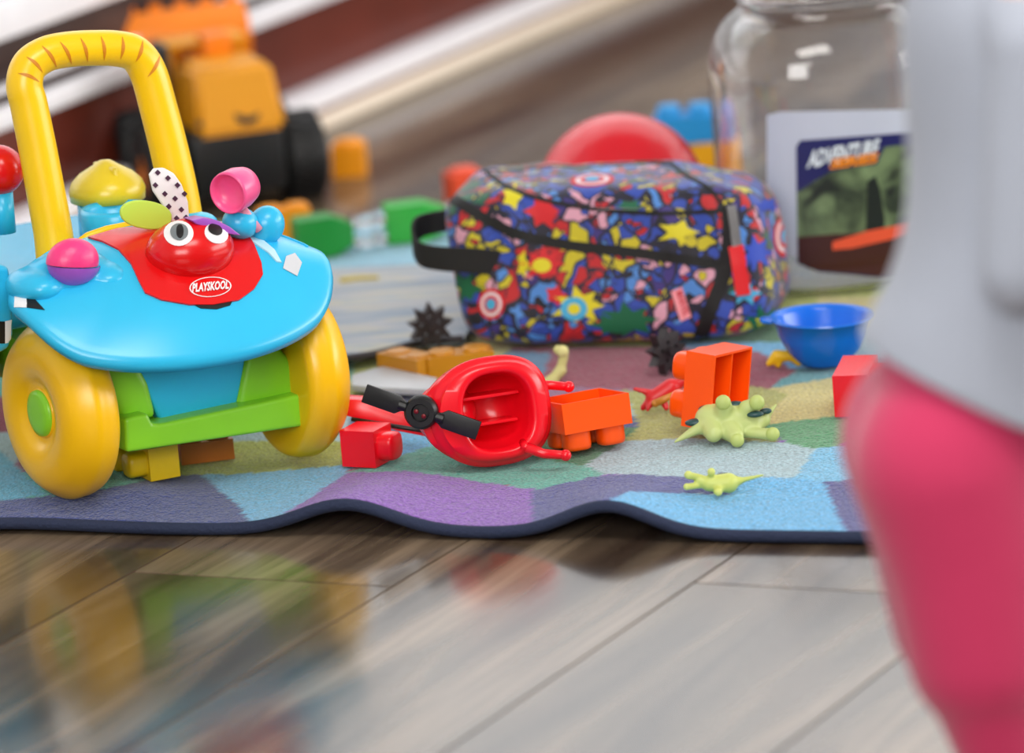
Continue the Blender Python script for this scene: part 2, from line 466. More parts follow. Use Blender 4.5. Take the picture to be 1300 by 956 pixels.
def build_rug():
    st = 0.0042
    nu = int((RU1 - RU0) / st) + 1; nv = int(RVD / st) + 1
    us = np.linspace(RU0, RU1, nu); vs = np.linspace(0, RVD, nv)
    U, V = np.meshgrid(us, vs)          # (nv, nu)
    Z = rug_h(U, V)
    rs = np.random.RandomState(3)
    Zp = Z + RT + rs.uniform(-0.0006, 0.0006, Z.shape)
    X = RA.x + EU.x * U + EV.x * V; Y = RA.y + EU.y * U + EV.y * V
    pts = np.stack([X, Y, Zp], -1).reshape(-1, 3)
    # colours by patch
    q = pts - np.array(CAM); f = np.array(_f); r = np.array(CR); u = np.array(CU)
    Zd = q @ f; px = 650 + F * (q @ r) / Zd + rs.uniform(-2.0, 2.0, len(q)); py = 478 - F * (q @ u) / Zd + rs.uniform(-0.8, 0.8, len(q))
    pal = [(94, 176, 160), (168, 196, 206), (142, 98, 186), (106, 182, 230), (176, 186, 84), (150, 58, 86), (70, 82, 138), (206, 196, 128), (66, 128, 86)]
    cu_ = np.floor((U + 0.35 * V) / 0.17).astype(int); cv = np.floor((V + 0.05 * np.sin(cu_ * 2.3)) / 0.14).astype(int)
    idx = ((cu_ * 7 + cv * 5 + (cu_ * cv) % 4) % len(pal)).reshape(-1)
    palL = np.array([lin(c) for c in pal]); col = palL[idx]
    for c, poly in reversed(PATCH):
        inside = np.zeros(len(px), bool)
        n = len(poly)
        for i in range(n):
            x0, y0 = poly[i]; x1, y1 = poly[(i + 1) % n]
            if y0 == y1: continue
            cond = ((y0 > py) != (y1 > py)) & (px < (x1 - x0) * (py - y0) / (y1 - y0) + x0)
            inside ^= cond
        col[inside] = lin(c)
    me = bpy.data.meshes.new('rug')
    ii = np.arange(nv * nu).reshape(nv, nu)
    faces = np.stack([ii[:-1, :-1], ii[:-1, 1:], ii[1:, 1:], ii[1:, :-1]], -1).reshape(-1, 4)
    me.from_pydata(pts.tolist(), [], faces.tolist()); me.update()
    at = me.color_attributes.new('pile', 'FLOAT_COLOR', 'POINT'); at.data.foreach_set('color', col.astype(np.float32).reshape(-1))
    m = bpy.data.materials.new('patchwork pile'); m.use_nodes = True
    nt = m.node_tree; b = nt.nodes['Principled BSDF']; N = nt.nodes.new; L = nt.links.new
    a = N('ShaderNodeAttribute'); a.attribute_name = 'pile'
    tc = N('ShaderNodeTexCoord'); nz = N('ShaderNodeTexNoise'); nz.inputs['Scale'].default_value = 330; nz.inputs['Detail'].default_value = 3
    L(tc.outputs['Object'], nz.inputs['Vector'])
    nb = N('ShaderNodeTexNoise'); nb.inputs['Scale'].default_value = 60; nb.inputs['Detail'].default_value = 3; L(tc.outputs['Object'], nb.inputs['Vector'])
    cr = N('ShaderNodeValToRGB'); cr.color_ramp.elements[0].position = 0.3; cr.color_ramp.elements[0].color = (.58, .58, .6, 1); cr.color_ramp.elements[1].position = 0.7; cr.color_ramp.elements[1].color = (1.25, 1.25, 1.25, 1)
    L(nz.outputs['Fac'], cr.inputs['Fac'])
    mx = N('ShaderNodeMix'); mx.data_type = 'RGBA'; mx.blend_type = 'MULTIPLY'; mx.inputs[0].default_value = 0.9
    L(a.outputs['Color'], mx.inputs[6]); L(cr.outputs['Color'], mx.inputs[7]); L(mx.outputs[2], b.inputs['Base Color'])
    b.inputs['Roughness'].default_value = 0.95; b.inputs['Specular IOR Level'].default_value = 0.1; b.inputs['Sheen Weight'].default_value = 0.3
    ad = N('ShaderNodeMath'); ad.operation = 'ADD'; L(nz.outputs['Fac'], ad.inputs[0]); L(nb.outputs['Fac'], ad.inputs[1])
    bp = N('ShaderNodeBump'); bp.inputs['Strength'].default_value = 0.9; bp.inputs['Distance'].default_value = 0.004
    L(ad.outputs[0], bp.inputs['Height']); L(bp.outputs['Normal'], b.inputs['Normal'])
    o = link('rug', me, m)
    s = o.modifiers.new('Solidify', 'SOLIDIFY'); s.thickness = 0.007; s.offset = -1
    tag(o, 'patchwork rug of coloured pile patches with a wavy navy bound edge', 'rug')
    # bound edge: front, left, right, back
    def edge(pts):
        bm = NB(); tube(bm, pts, 0.0058, 10); obj('edge_binding', bm, NAVY, o)
    def ep(u, v): return RA + EU * u + EV * v + Vector((0, 0, RT - 0.0045 + float(rug_h(u, v))))
    N_ = 150
    edge([ep(RU0 + (RU1 - RU0) * k / N_, -0.003) for k in range(N_ + 1)])
    edge([ep(RU0 + (RU1 - RU0) * k / 60, RVD) for k in range(61)])
    edge([ep(RU0, RVD * k / 60) for k in range(61)])
    edge([ep(RU1, RVD * k / 60) for k in range(61)])
    return o
rug = build_rug()
# ------------------------------------------------------------------ the ride-on toy
def build_rideon():
    phi = 27.0
    a = RG(85, 637)
    M0 = frame(a, phi)
    LW = 0.246                                    # axle length between wheel centres
    R = 0.0840
    b = M0 @ Vector((LW, 0, 0))
    zb = rz(b); tilt = math.asin(max(-0.05, min(0.05, (zb - a.z) / LW)))
    M = Matrix.Translation(a + Vector((0, 0, 0.0046))) @ Matrix.Rotation(R_(phi), 4, 'Z') @ Matrix.Rotation(-tilt, 4, 'Y') @ Matrix.Translation((LW / 2, 0, 0))
    t = thing('ride_on_toy', 'large cyan ride-on walker toy with yellow wheels, yellow handle and red smiling face', 'ride-on toy', M)
    TP = lambda px, py, yl: on_plane(M, px, py, 1, yl)
    # local: x right along the axle, y back, z up
    def wheel(x, y, side, R=R, W=0.050, toe=0.0):
        prof = []
        # outer face dished around the hub, fat rounded tread
        w = W / 2
        pts = [(0.0, w * 0.72), (0.021, w * 0.72), (0.024, w * 0.66), (0.029, w * 0.70), (0.036, w * 0.88), (0.046, w * 1.0), (0.058, w * 1.0),
               (0.069, w * 0.86), (0.077, w * 0.55), (R, w * 0.1), (R, -w * 0.25), (R * 0.985, -w * 0.6), (R * 0.93, -w * 0.9), (R * 0.8, -w), (0.03, -w), (0.0, -w)]
        Mx = Matrix.Translation((x, y, R)) @ Matrix.Rotation(R_(toe), 4, 'Z') @ Matrix.Rotation(R_(90 if side > 0 else -90), 4, 'Y')
        bm = NB(); lathe(bm, smooth2(pts), 72, Mx)
        bmesh.ops.remove_doubles(bm, verts=bm.verts, dist=1e-5)
        o = obj('wheel', bm, WHEELY, t)
        bm = NB(); lathe(bm, [(0.0, w * 0.90), (0.0052, w * 0.90), (0.010, w * 0.90), (0.017, w * 0.885), (0.0215, w * 0.82), (0.0225, w * 0.6)], 48, Mx)
        bmesh.ops.remove_doubles(bm, verts=bm.verts, dist=6e-4)
        h = obj('hub_cap', bm, LIME, o); h['label'] = 'lime green hub cap'
        bm = NB(); tube(bm, [Mx @ Vector((0, 0, -w * 1.4)), Mx @ Vector((0, 0, -w * 0.8))], 0.012)
        obj('axle', bm, GREYP, o)
    def smooth2(pts):
        q = smooth_path([(p[0], p[1], 0) for p in pts], 4)
        return [(max(0.0, v.x), v.y) for v in q]
    wheel(-LW / 2 - 0.002, 0.0, -1, toe=5); wheel(LW / 2, 0.0, 1)
    wheel(-LW / 2 + 0.012, 0.30, -1, 0.075); wheel(LW / 2 - 0.012, 0.30, 1, 0.075)

    # green chassis: cross bar, cheeks and the beam running back
    yl = -0.045
    def pris(name, px, y0, depth, m, bev=0.004):
        bm = NB(); prism(bm, [TP(x, y, y0) for x, y in px], Vector((0, depth, 0)), bev=bev, seg=3)
        return obj(name, bm, m, t, sharp=50)
    pris('cross_bar', [(159, 532), (188, 525), (194, 538), (206, 538), (386, 500), (388, 541), (161, 575)], -0.052, 0.03, LIME)
    pris('fender', [(120, 452), (152, 448), (176, 462), (190, 488), (200, 530), (159, 540), (140, 500)], -0.035, 0.07, LIME, 0.008)
    pris('fender', [(316, 440), (352, 436), (375, 462), (388, 500), (388, 520), (300, 528)], -0.035, 0.05, LIME, 0.008)
    bm = NB()
    box(bm, (0, 0.165, 0.083), (0.150, 0.36, 0.05), bev=0.01)
    box(bm, (0, 0.30, 0.095), (0.17, 0.06, 0.05), bev=0.01)
    obj('chassis', bm, LIME, t, sharp=50)
    pris('front_skirt', [(148, 440), (322, 432), (300, 519), (205, 536), (190, 505), (172, 470)], -0.030, 0.02, CYAN, 0.004)
    bm = NB(); box(bm, (0, 0.02, 0.135), (0.19, 0.07, 0.05), bev=0.01); obj('inner_frame', bm, CYAN, t, sharp=50)

    # cyan hood: a bulging tilted dish with a folded rim
    C0 = TP(218, 366, -0.03)
    A_, B_, C_, BU = 0.1560, 0.088, 0.043, 0.036
    def hood(rho, th, dz=0.0, out=0.0):
        ex = 2.0 / 2.1
        cx = math.copysign(abs(math.cos(th)) ** ex, math.cos(th)); sy = math.copysign(abs(math.sin(th)) ** ex, math.sin(th))
        x = (A_ + out) * rho * cx; s = rho * sy
        y = C0.y - (B_ + out) * s
        z = C0.z - C_ * s + BU * (1 - rho ** 2.6) + dz
        # the rim lifts over both wheels
        lift = 0.016 * math.exp(-((s - 0.25) / 0.45) ** 2) * max(0, (abs(cx) - 0.75) / 0.25) * rho ** 3
        z += lift
        return Vector((C0.x + x, y, z))
    bm = NB(); NR, NT = 26, 96
    rows = [[bm.verts.new(hood(max(0.001, r / NR), 2 * PI * k / NT)) for k in range(NT)] for r in range(NR + 1)]
    rows.append([bm.verts.new(hood(1.0, 2 * PI * k / NT, -0.004, 0.0025)) for k in range(NT)])
    rows.append([bm.verts.new(hood(1.0, 2 * PI * k / NT, -0.010, 0.0035)) for k in range(NT)])
    rows.append([bm.verts.new(hood(1.0, 2 * PI * k / NT, -0.017, -0.001)) for k in range(NT)])
    rows.append([bm.verts.new(hood(1.0, 2 * PI * k / NT, -0.018, -0.012)) for k in range(NT)])
    for r in range(len(rows) - 1):
        for k in range(NT):
            bm.faces.new((rows[r][k], rows[r + 1][k], rows[r + 1][(k + 1) % NT], rows[r][(k + 1) % NT]))
    bmesh.ops.remove_doubles(bm, verts=bm.verts, dist=1e-5)
    bmesh.ops.recalc_face_normals(bm, faces=bm.faces)
    hb = bvh(bm)
    ho = obj('hood', bm, CYAN, t)
    s = ho.modifiers.new('Solidify', 'SOLIDIFY'); s.thickness = 0.003; s.offset = -1
    # raised groove line along the rim
    bm = NB(); tube(bm, [hood(0.93, 2 * PI * k / NT, 0.0006) for k in range(50, 96)], 0.0012, 8); obj('rim_line', bm, CYAN, ho)

    # red face panel, logo, mouth, stickers lie on the hood
    panel_px = [(112, 303), (150, 292), (200, 288), (285, 284), (309, 291), (322, 312), (331, 335), (333, 350), (322, 368), (303, 382), (270, 388), (240, 388), (205, 382),
                (184, 373), (176, 358), (166, 336), (150, 318), (130, 308)]
    pn = drape('face_panel', flat(panel_px), hb, M, 0.0022, RED, ho, 0.002)
    pb = NB(); 
    drape('mouth', flat([(243, 386), (270, 387), (296, 381), (292, 388), (275, 393), (255, 392)]), hb, M, 0.0012, BLACK, ho, 0.001)
    for rr in (0, 1):
        pass
    drape('badge_ring', ring2(266, 367, 26.5, 12.5, 1.4, rot=-4), hb, M, 0.0034, WHITE, pn, 0.0006)
    drape('lettering', text2('PLAYSKOOL', 243, 374, 46, -4.5, 11, shear=0.15, bold=0.03), hb, M, 0.0036, WHITE, pn, 0.0006, res=9)
    drape('sticker', flat([(363, 326), (374, 322), (383, 334), (377, 351), (359, 341)]), hb, M, 0.001, mat('silver sticker', (205, 208, 214), 0.3), ho, 0.0006)
    drape('sticker', flat([(19, 374), (33, 375), (35, 391), (19, 390)]), hb, M, 0.001, WHITE, ho, 0.0006)
    drape('sticker', flat([(34, 375), (43, 379), (57, 394), (34, 391)]), hb, M, 0.001, BLACK, ho, 0.0006)

    # round nose head with eyes
    c = TP(241, 318, C0.y - 0.012)
    rN = (0.0425, 0.036, 0.030)
    bm = NB(); ball(bm, c, rN, 40); nb = bvh(bm); nose = obj('head_dome', bm, BRED if False else RED, t)
    e1 = drape('eye', flat(oval(227, 297, 18.5, 15.5)), nb, M, 0.0012, WHITE, nose, 0.0012, 5)
    drape('iris', flat(oval(228, 296, 11, 10)), nb, M, 0.0024, mat('grey iris', (120, 128, 132), 0.2), e1, 0.001, 5)
    drape('pupil', flat(oval(229, 296, 4.5, 8)), nb, M, 0.0032, BLACK, e1, 0.001, 5)
    e2 = drape('eye', flat(oval(274, 297, 15, 12, rot=25)), nb, M, 0.0012, WHITE, nose, 0.0012, 5)
    drape('pupil', flat(oval(272, 293, 9, 6, rot=25)), nb, M, 0.0024, BLACK, e2, 0.001, 5)
    # leaves and visor that stand up from the dome
    def petal(name, out, y0, m, th=0.004, bend=0.0):
        bm = NB(); prism(bm, [TP(x, y, y0) for x, y in out], Vector((0, th, 0)), bev=0.0015)
        return obj(name, bm, m, t, sharp=60)
    petal('leaf', oval(186, 273, 33, 18, rot=8, squash=2.2), C0.y + 0.025, LEAF)
    sp = petal('spotted_leaf', [(190, 222), (196, 214), (208, 213), (221, 220), (231, 234), (239, 256), (241, 282), (219, 282), (208, 262), (195, 243)], C0.y + 0.035, WHITE)
    dm = mat('dark plum print', (70, 40, 66), 0.5)
    for (x, y) in [(200, 219), (213, 226), (225, 235), (197, 235), (209, 246), (222, 252), (234, 246), (214, 262), (230, 266), (236, 276), (224, 277)]:
        bm = NB(); prism(bm, [TP(a, b, C0.y + 0.0348) for a, b in [(x - 3.6, y), (x, y - 3.6), (x + 3.6, y), (x, y + 3.6)]], Vector((0, -0.0009, 0)))
        obj('diamond_print', bm, dm, sp, smooth=False)
    vz = [c + Vector((0.0, 0, 0.0))]
    bm = NB()
    V1 = [TP(x, y, C0.y - 0.030) for x, y in [(244, 280), (258, 277), (276, 280), (292, 288), (306, 299), (290, 297), (268, 290), (250, 285)]]
    prism(bm, V1, Vector((0, 0.02, 0)), bev=0.001); obj('visor', bm, PURP, t, sharp=60)

    # yellow handle with a ribbed grip
    hp = [(72, 345), (68, 300), (60, 255), (48, 190), (37, 135), (31, 108), (37, 84), (58, 69), (85, 63), (118, 61), (150, 62), (172, 69), (188, 92), (202, 140), (216, 195), (228, 250), (234, 288)]
    path = smooth_path([TP(x, y, 0.055 + 0.0001 * (345 - y)) for x, y in hp], 8)
    n = len(path)
    rad = [0.0186 - 0.0018 * abs(math.sin(PI * i / (n - 1))) ** 2 for i in range(n)]
    bm = NB(); tube(bm, path, rad, 28); hh = bvh_safe = None
    bmesh.ops.recalc_face_normals(bm, faces=bm.faces); hb2 = bvh(bm)
    hd = obj('push_handle', bm, YEL, t)
    sl = [((22, 93), (50, 104)), ((33, 72), (54, 92)), ((53, 58), (72, 86)), ((76, 53), (91, 82)), ((102, 48), (111, 79)), ((128, 46), (132, 77)), ((155, 46), (153, 75)), ((181, 51), (172, 79)), ((203, 70), (187, 98))]
    bm = None
    for (x0, y0), (x1, y1) in sl:
        mx, my = (x0 + x1) / 2, (y0 + y1) / 2
        dx, dy = x1 - x0, y1 - y0; l = math.hypot(dx, dy); nx, ny = dy / l, -dx / l
        pts = []; 
        up = [(x0 + dx * k / 8 + nx * 4.6 * math.sin(PI * k / 8), y0 + dy * k / 8 + ny * 4.6 * math.sin(PI * k / 8)) for k in range(9)]
        dn = [(x0 + dx * k / 8 + nx * 0.2 * math.sin(PI * k / 8), y0 + dy * k / 8 + ny * 0.2 * math.sin(PI * k / 8)) for k in range(8, -1, -1)]
        bm = flat(up + dn[1:-1], bm)
    gr = drape('grip_grooves', bm, hb2, M, 0.0005, GROOVE, hd, 0.0004, 4); gr['label'] = 'dark slits across the grip'
    # cyan bosses the handle stands in
    bm = NB(); ball(bm, TP(86, 350, -0.012), (0.046, 0.034, 0.024), 28); ball(bm, TP(44, 362, -0.015), (0.026, 0.036, 0.017), 24); ball(bm, TP(128, 352, -0.02), (0.026, 0.034, 0.017), 24)
    remesh(obj('handle_boss', bm, CYAN, t), 0.003)
    bm = NB(); ball(bm, TP(238, 285, 0.05), (0.03, 0.02, 0.012), 20); obj('handle_boss', bm, CYAN, t)
    # textured spinner on the left: pink upper shell and purple lower shell
    bm = NB(); cc = TP(92, 332, -0.040)
    ball(bm, cc, (0.0255, 0.018, 0.0215), 32); bmesh.ops.bisect_plane(bm, geom=bm.verts[:] + bm.edges[:] + bm.faces[:], plane_co=cc + Vector((0, 0, -0.003)), plane_no=Vector((-0.15, 0, -1)), clear_outer=True)
    obj('spinner_shell', bm, HPINK, t)['label'] = 'hot pink upper shell of the spinner'
    bm = NB(); ball(bm, cc + Vector((0.002, 0.001, -0.001)), (0.0260, 0.0185, 0.0220), 32); bmesh.ops.bisect_plane(bm, geom=bm.verts[:] + bm.edges[:] + bm.faces[:], plane_co=cc + Vector((0, 0, -0.004)), plane_no=Vector((0.15, 0, 1)), clear_outer=True)
    obj('spinner_shell', bm, PURP, t)['label'] = 'purple lower shell of the spinner'
    # right: two cyan ears holding a pink rattle cup
    for (x, y, rx, rz_) in [(305, 283, 0.0175, 0.0150), (338, 286, 0.0175, 0.0190)]:
        bm = NB(); ball(bm, TP(x, y, -0.025 if x < 320 else -0.018), (rx, 0.016, rz_), 28, Euler((0.2, 0.35, 0)).to_matrix()); obj('ear', bm, CYAN, t)
    p0 = TP(300, 240, -0.035); p1 = TP(332, 284, -0.030)
    bm = NB(); tube(bm, [TP(304, 262, -0.032), TP(315, 275, -0.032), TP(329, 292, -0.034)], [0.0055, 0.0045, 0.004], 12); st = obj('rattle_stem', bm, mat('pale pink plastic', (238, 160, 186), 0.35), t)
    ax = Vector((0.80, 0.45, 0.10)).normalized()
    Mx = Matrix.Translation(p0 - ax * 0.014) @ ax.to_track_quat('Z', 'Y').to_matrix().to_4x4()
    bm = NB(); lathe(bm, [(0.0, 0.010), (0.014, 0.010), (0.0165, 0.004), (0.0178, 0.0), (0.0195, -0.001), (0.0202, 0.003), (0.0198, 0.018), (0.017, 0.029), (0.010, 0.034), (0.0, 0.035)], 40, Mx)
    bmesh.ops.remove_doubles(bm, verts=bm.verts, dist=1e-5); obj('rattle_cup', bm, PINK, t)
    # highlight on the slot edge, painted as a pale strip from the ears to the sticker
    drape('slot_highlight', flat([(305, 292), (330, 303), (348, 318), (357, 334), (351, 333), (340, 321), (322, 309), (305, 299)]), hb, M, 0.0015, mat('pale cyan highlight', (190, 226, 236), 0.2), ho, 0.002)

    # seat section behind: cyan deck with a tray, yellow dome and red ball
    bm = NB(); box(bm, (-0.035, 0.235, 0.165), (0.23, 0.27, 0.05), bev=0.022, seg=4); dk = obj('seat_deck', bm, CYAN, t)
    db_bm = NB(); 
    bm = NB(); c2 = TP(150, 283, 0.10)
    lathe(bm, [(0.034, -0.02), (0.036, 0.012), (0.033, 0.016), (0.030, 0.012), (0.029, -0.006), (0.0, -0.006)], 40, Matrix.Translation(c2))
    obj('tray', bm, CYAN, t)
    bm = NB(); tube(bm, [TP(x, y, 0.035) for x, y in [(96, 312), (112, 300), (135, 292), (160, 287), (190, 284)]], 0.0042, 12); obj('tray_rim', bm, YEL, t)
    c3 = TP(136, 240, 0.16)
    bm = NB(); lathe(bm, [(0.036, -0.010), (0.037, 0.0), (0.034, 0.008), (0.026, 0.016), (0.012, 0.024), (0.006, 0.028), (0.0, 0.029)], 40, Matrix.Translation(c3))
    bmesh.ops.remove_doubles(bm, verts=bm.verts, dist=1e-5)
    box(bm, c3 + Vector((0.0, 0, 0.016)), (0.006, 0.05, 0.016), bev=0.003)
    obj('horn_button', bm, mat('dull yellow plastic', (222, 196, 40), 0.28), t)
    bm = NB(); tube(bm, [c3 + Vector((0, 0, -0.05)), c3 + Vector((0, 0, -0.008))], 0.03, 24); obj('button_post', bm, CYAN, t)
    c4 = TP(-2, 216, 0.12)
    bm = NB(); ball(bm, c4, (0.0245, 0.0245, 0.024), 32); obj('activity_ball', bm, RED, t)['label'] = 'glossy red ball on the deck'
    bm = NB(); tube(bm, [c4 + Vector((0, 0, -0.06)), c4 + Vector((0, 0, -0.02))], 0.012, 20); obj('ball_post', bm, CYAN, t)
    # low side panel of the seat section, with its own sticker
    bm = NB(); prism(bm, [TP(x, y, 0.03) for x, y in [(-60, 330), (12, 338), (17, 380), (18, 425), (12, 443), (0, 449), (-60, 452)]], Vector((0, 0.06, 0)), bev=0.006, seg=3)
    sb = bvh(bm); sp2 = obj('side_panel', bm, CYAN, t, sharp=50)
    drape('sticker', flat([(-10, 408), (6, 408), (6, 436), (-10, 436)]), sb, M, 0.0008, BLACK, sp2, 0.0006)
    drape('sticker', flat([(6, 408), (14, 406), (13, 434), (6, 436)]), sb, M, 0.0008, WHITE, sp2, 0.0006)
    # swirly print on the deck
    return t
rideon = build_rideon()
# ------------------------------------------------------------------ building blocks
def block(name, label, M, m, nx=2, ny=2, pitch=0.032, hgt=0.030, group=None, divider=False, stud_h=0.018, wall=0.0022, cat='toy block'):
    """hollow stacking block standing on its rim, studs up"""
    t = None
    bm = NB()
    X, Y = nx * pitch / 2 - 0.0004, ny * pitch / 2 - 0.0004
    # outer shell and inner cavity
    def rect(x, y, z): return [bm.verts.new(p) for p in ((-x, -y, z), (x, -y, z), (x, y, z), (-x, y, z))]
    o0, o1 = rect(X, Y, 0), rect(X, Y, hgt)
    i0, i1 = rect(X - wall, Y - wall, 0), rect(X - wall, Y - wall, hgt - wall)
    for k in range(4):
        n = (k + 1) % 4
        bm.faces.new((o0[k], o0[n], o1[n], o1[k])); bm.faces.new((i0[n], i0[k], i1[k], i1[n])); bm.faces.new((o0[n], o0[k], i0[k], i0[n]))
    bm.faces.new(o1); bm.faces.new(list(reversed(i1)))
    bmesh.ops.bevel(bm, geom=[e for e in bm.edges if len(e.link_faces) == 2 and e.calc_face_angle(0) > 0.5 and all(v.co.z > hgt - 1e-4 or abs(v.co.x) > X - 1e-4 for v in e.verts) and max(abs(v.co.x) for v in e.verts) > X - 1e-4],
                    offset=0.0009, segments=2, affect='EDGES')
    if divider:
        box(bm, (0, 0, hgt * 0.5), (2 * X - wall, wall, hgt - wall)); 
        if divider == 2: box(bm, (0, 0, hgt * 0.5), (wall, 2 * Y - wall, hgt - wall))
    t = obj(name, bm, m, None, sharp=35)
    t.matrix_world = M
    tag(t, label, cat, group)
    for i in range(nx):
        for j in range(ny):
            c = Vector(((i - (nx - 1) / 2) * pitch, (j - (ny - 1) / 2) * pitch, 0)); r = pitch * 0.37
            b2 = NB(); lathe(b2, [(r, hgt - 0.0005), (r, hgt + stud_h * 0.75), (r * 0.94, hgt + stud_h * 0.93), (r * 0.8, hgt + stud_h), (0.0, hgt + stud_h)], 28, Matrix.Translation(c), sup=3.0)
            bmesh.ops.remove_doubles(b2, verts=b2.verts, dist=1e-5)
            obj('stud', b2, m, t, sharp=50)
    return t
def RX(a): return Matrix.Rotation(R_(a), 4, 'X')
def RY(a): return Matrix.Rotation(R_(a), 4, 'Y')
def RZ(a): return Matrix.Rotation(R_(a), 4, 'Z')
def T(x, y, z): return Matrix.Translation((x, y, z))
ORG = mat('orange brick plastic', (250, 84, 4), 0.3, vary=0.04)

# A: upside down beside the helicopter
pA = RG(772, 571)
MA = T(pA.x, pA.y, pA.z + 0.0005) @ RZ(22) @ T(-0.0130, 0.025, 0.0490) @ RX(-7) @ RX(180)
block('building_block', 'orange building block lying upside down on its studs beside the red helicopter', MA, ORG, 2, 2, 0.0350, 0.029, 'orange building blocks on the rug', stud_h=0.018)
# B: tipped on its side with the hollow towards the room
pB = RG(905, 548)
MB_ = T(pB.x, pB.y, pB.z + 0.037) @ RZ(-58) @ RY(4) @ RX(0) 
# studs (local +z) must point left and slightly back; opening faces right and forward
ax = Vector((-math.cos(R_(33)), math.sin(R_(33)), 0.10)).normalized()
side = ax.cross(Vector((0, 0, 1))).normalized(); up = side.cross(ax).normalized()
RB_ = Matrix((side, up, ax)).transposed().to_4x4()
MB_ = T(*P(914, 491, proj(pB)[2] - 0.008)) @ RB_ @ RZ(-97) @ T(0, 0, -0.012)
block('building_block', 'orange building block tipped on its side, hollow facing out behind the pale dinosaur', MB_, ORG, 2, 2, 0.0365, 0.031, 'orange building blocks on the rug', divider=1, stud_h=0.018)
# red block left of the helicopter, on its side, studs to the right
pC = RG(470, 594)
ax = Vector((math.cos(R_(-28)), math.sin(R_(-28)), 0.0)); side = Vector((0, 0, 1)).cross(ax); 
RC = Matrix((side, Vector((0, 0, 1)), ax)).transposed().to_4x4()
ax2 = Vector((-ax.y, ax.x, 0))
MC = T(pC.x, pC.y, pC.z + 0.0175) @ RZ(-28) @ T(-0.030, 0.018, 0) @ RY(90)
block('building_block', 'small red building block on its side between the yellow wheel and the helicopter', MC, BRED, 1, 1, 0.036, 0.036, 'red building blocks', stud_h=0.015)
pD = RG(1057, 532)
MD = T(pD.x, pD.y, pD.z + 0.0215) @ RZ(-12) @ T(0.002, 0.042, 0) @ RY(90)
block('building_block', 'red building block half hidden behind the pink leggings', MD, BRED, 1, 2, 0.041, 0.034, 'red building blocks')
# under the ride-on toy
pE = RG(214, 612)
ME = T(pE.x, pE.y, pE.z + 0.0195) @ RZ(25) @ T(-0.004, 0.03, 0) @ RY(-90) @ T(0, 0, -0.016)
block('building_block', 'yellow building block on its side under the ride-on toy behind the left wheel', ME, mat('yellow brick plastic', (226, 190, 12), 0.35), 1, 2, 0.032, 0.030, 'blocks under the ride-on toy')
pF = RG(268, 592)
MF = T(pF.x, pF.y, pF.z) @ RZ(10) @ T(0, 0.03, 0)
block('building_block', 'brownish orange building block deep under the middle of the ride-on toy', MF, mat('burnt orange plastic', (196, 110, 30), 0.4), 2, 1, 0.026, 0.020, 'blocks under the ride-on toy', stud_h=0.008)
# mustard block behind the helicopter
pG = RG(528, 488)
MG = T(pG.x, pG.y, pG.z) @ RZ(40) @ T(0.018, 0.03, 0)
block('building_block', 'mustard building block with a pale top lying behind the helicopter', MG, OCHRE, 1, 2, 0.032, 0.024, 'mustard blocks', stud_h=0.002)
pH = RG(590, 484)
MH = T(pH.x, pH.y, pH.z) @ RZ(8) @ T(0, 0.03, 0)
block('building_block', 'mustard building block just behind the top of the red helicopter', MH, OCHRE, 2, 1, 0.034, 0.024, 'mustard blocks', stud_h=0.004)
# beyond: near the truck
pI = G(443, 226)
block('building_block', 'small amber building block on the floor right of the toy truck wheel', T(*pI) @ RZ(-6) @ T(0, 0.02, 0), mat('amber plastic', (250, 160, 0), 0.35), 1, 1, 0.040, 0.038, 'blocks behind the rug', stud_h=0.006)
pJ = RG(366, 312)
block('building_block', 'orange yellow building block standing behind the pink rattle on the toy', T(*pJ) @ RZ(10) @ T(0, 0.02, 0), mat('amber orange plastic', (240, 150, 6), 0.4), 2, 1, 0.030, 0.040, 'blocks behind the rug', stud_h=0.004)
pK = G(588, 262)
block('building_block', 'coral red building block peeking out left of the back of the printed bag', T(*pK) @ RZ(18) @ T(0.01, 0.02, 0), mat('coral red plastic', (236, 84, 50), 0.4), 1, 1, 0.040, 0.036, 'blocks behind the rug', stud_h=0.006)
pL = G(893, 236)
block('building_block', 'golden yellow building block stacked under the blue one beside the jar', T(*pL) @ RZ(-10) @ T(0, 0.03, 0), mat('golden plastic', (250, 180, 20), 0.4), 1, 1, 0.042, 0.046, 'stacked blocks beside the jar', stud_h=0.002)
block('building_block', 'sky blue building block on top of the golden one beside the jar', T(pL.x, pL.y, pL.z + 0.0482) @ RZ(-6) @ T(-0.018, 0.03, 0), SKYB, 2, 1, 0.036, 0.032, 'stacked blocks beside the jar', stud_h=0.012)

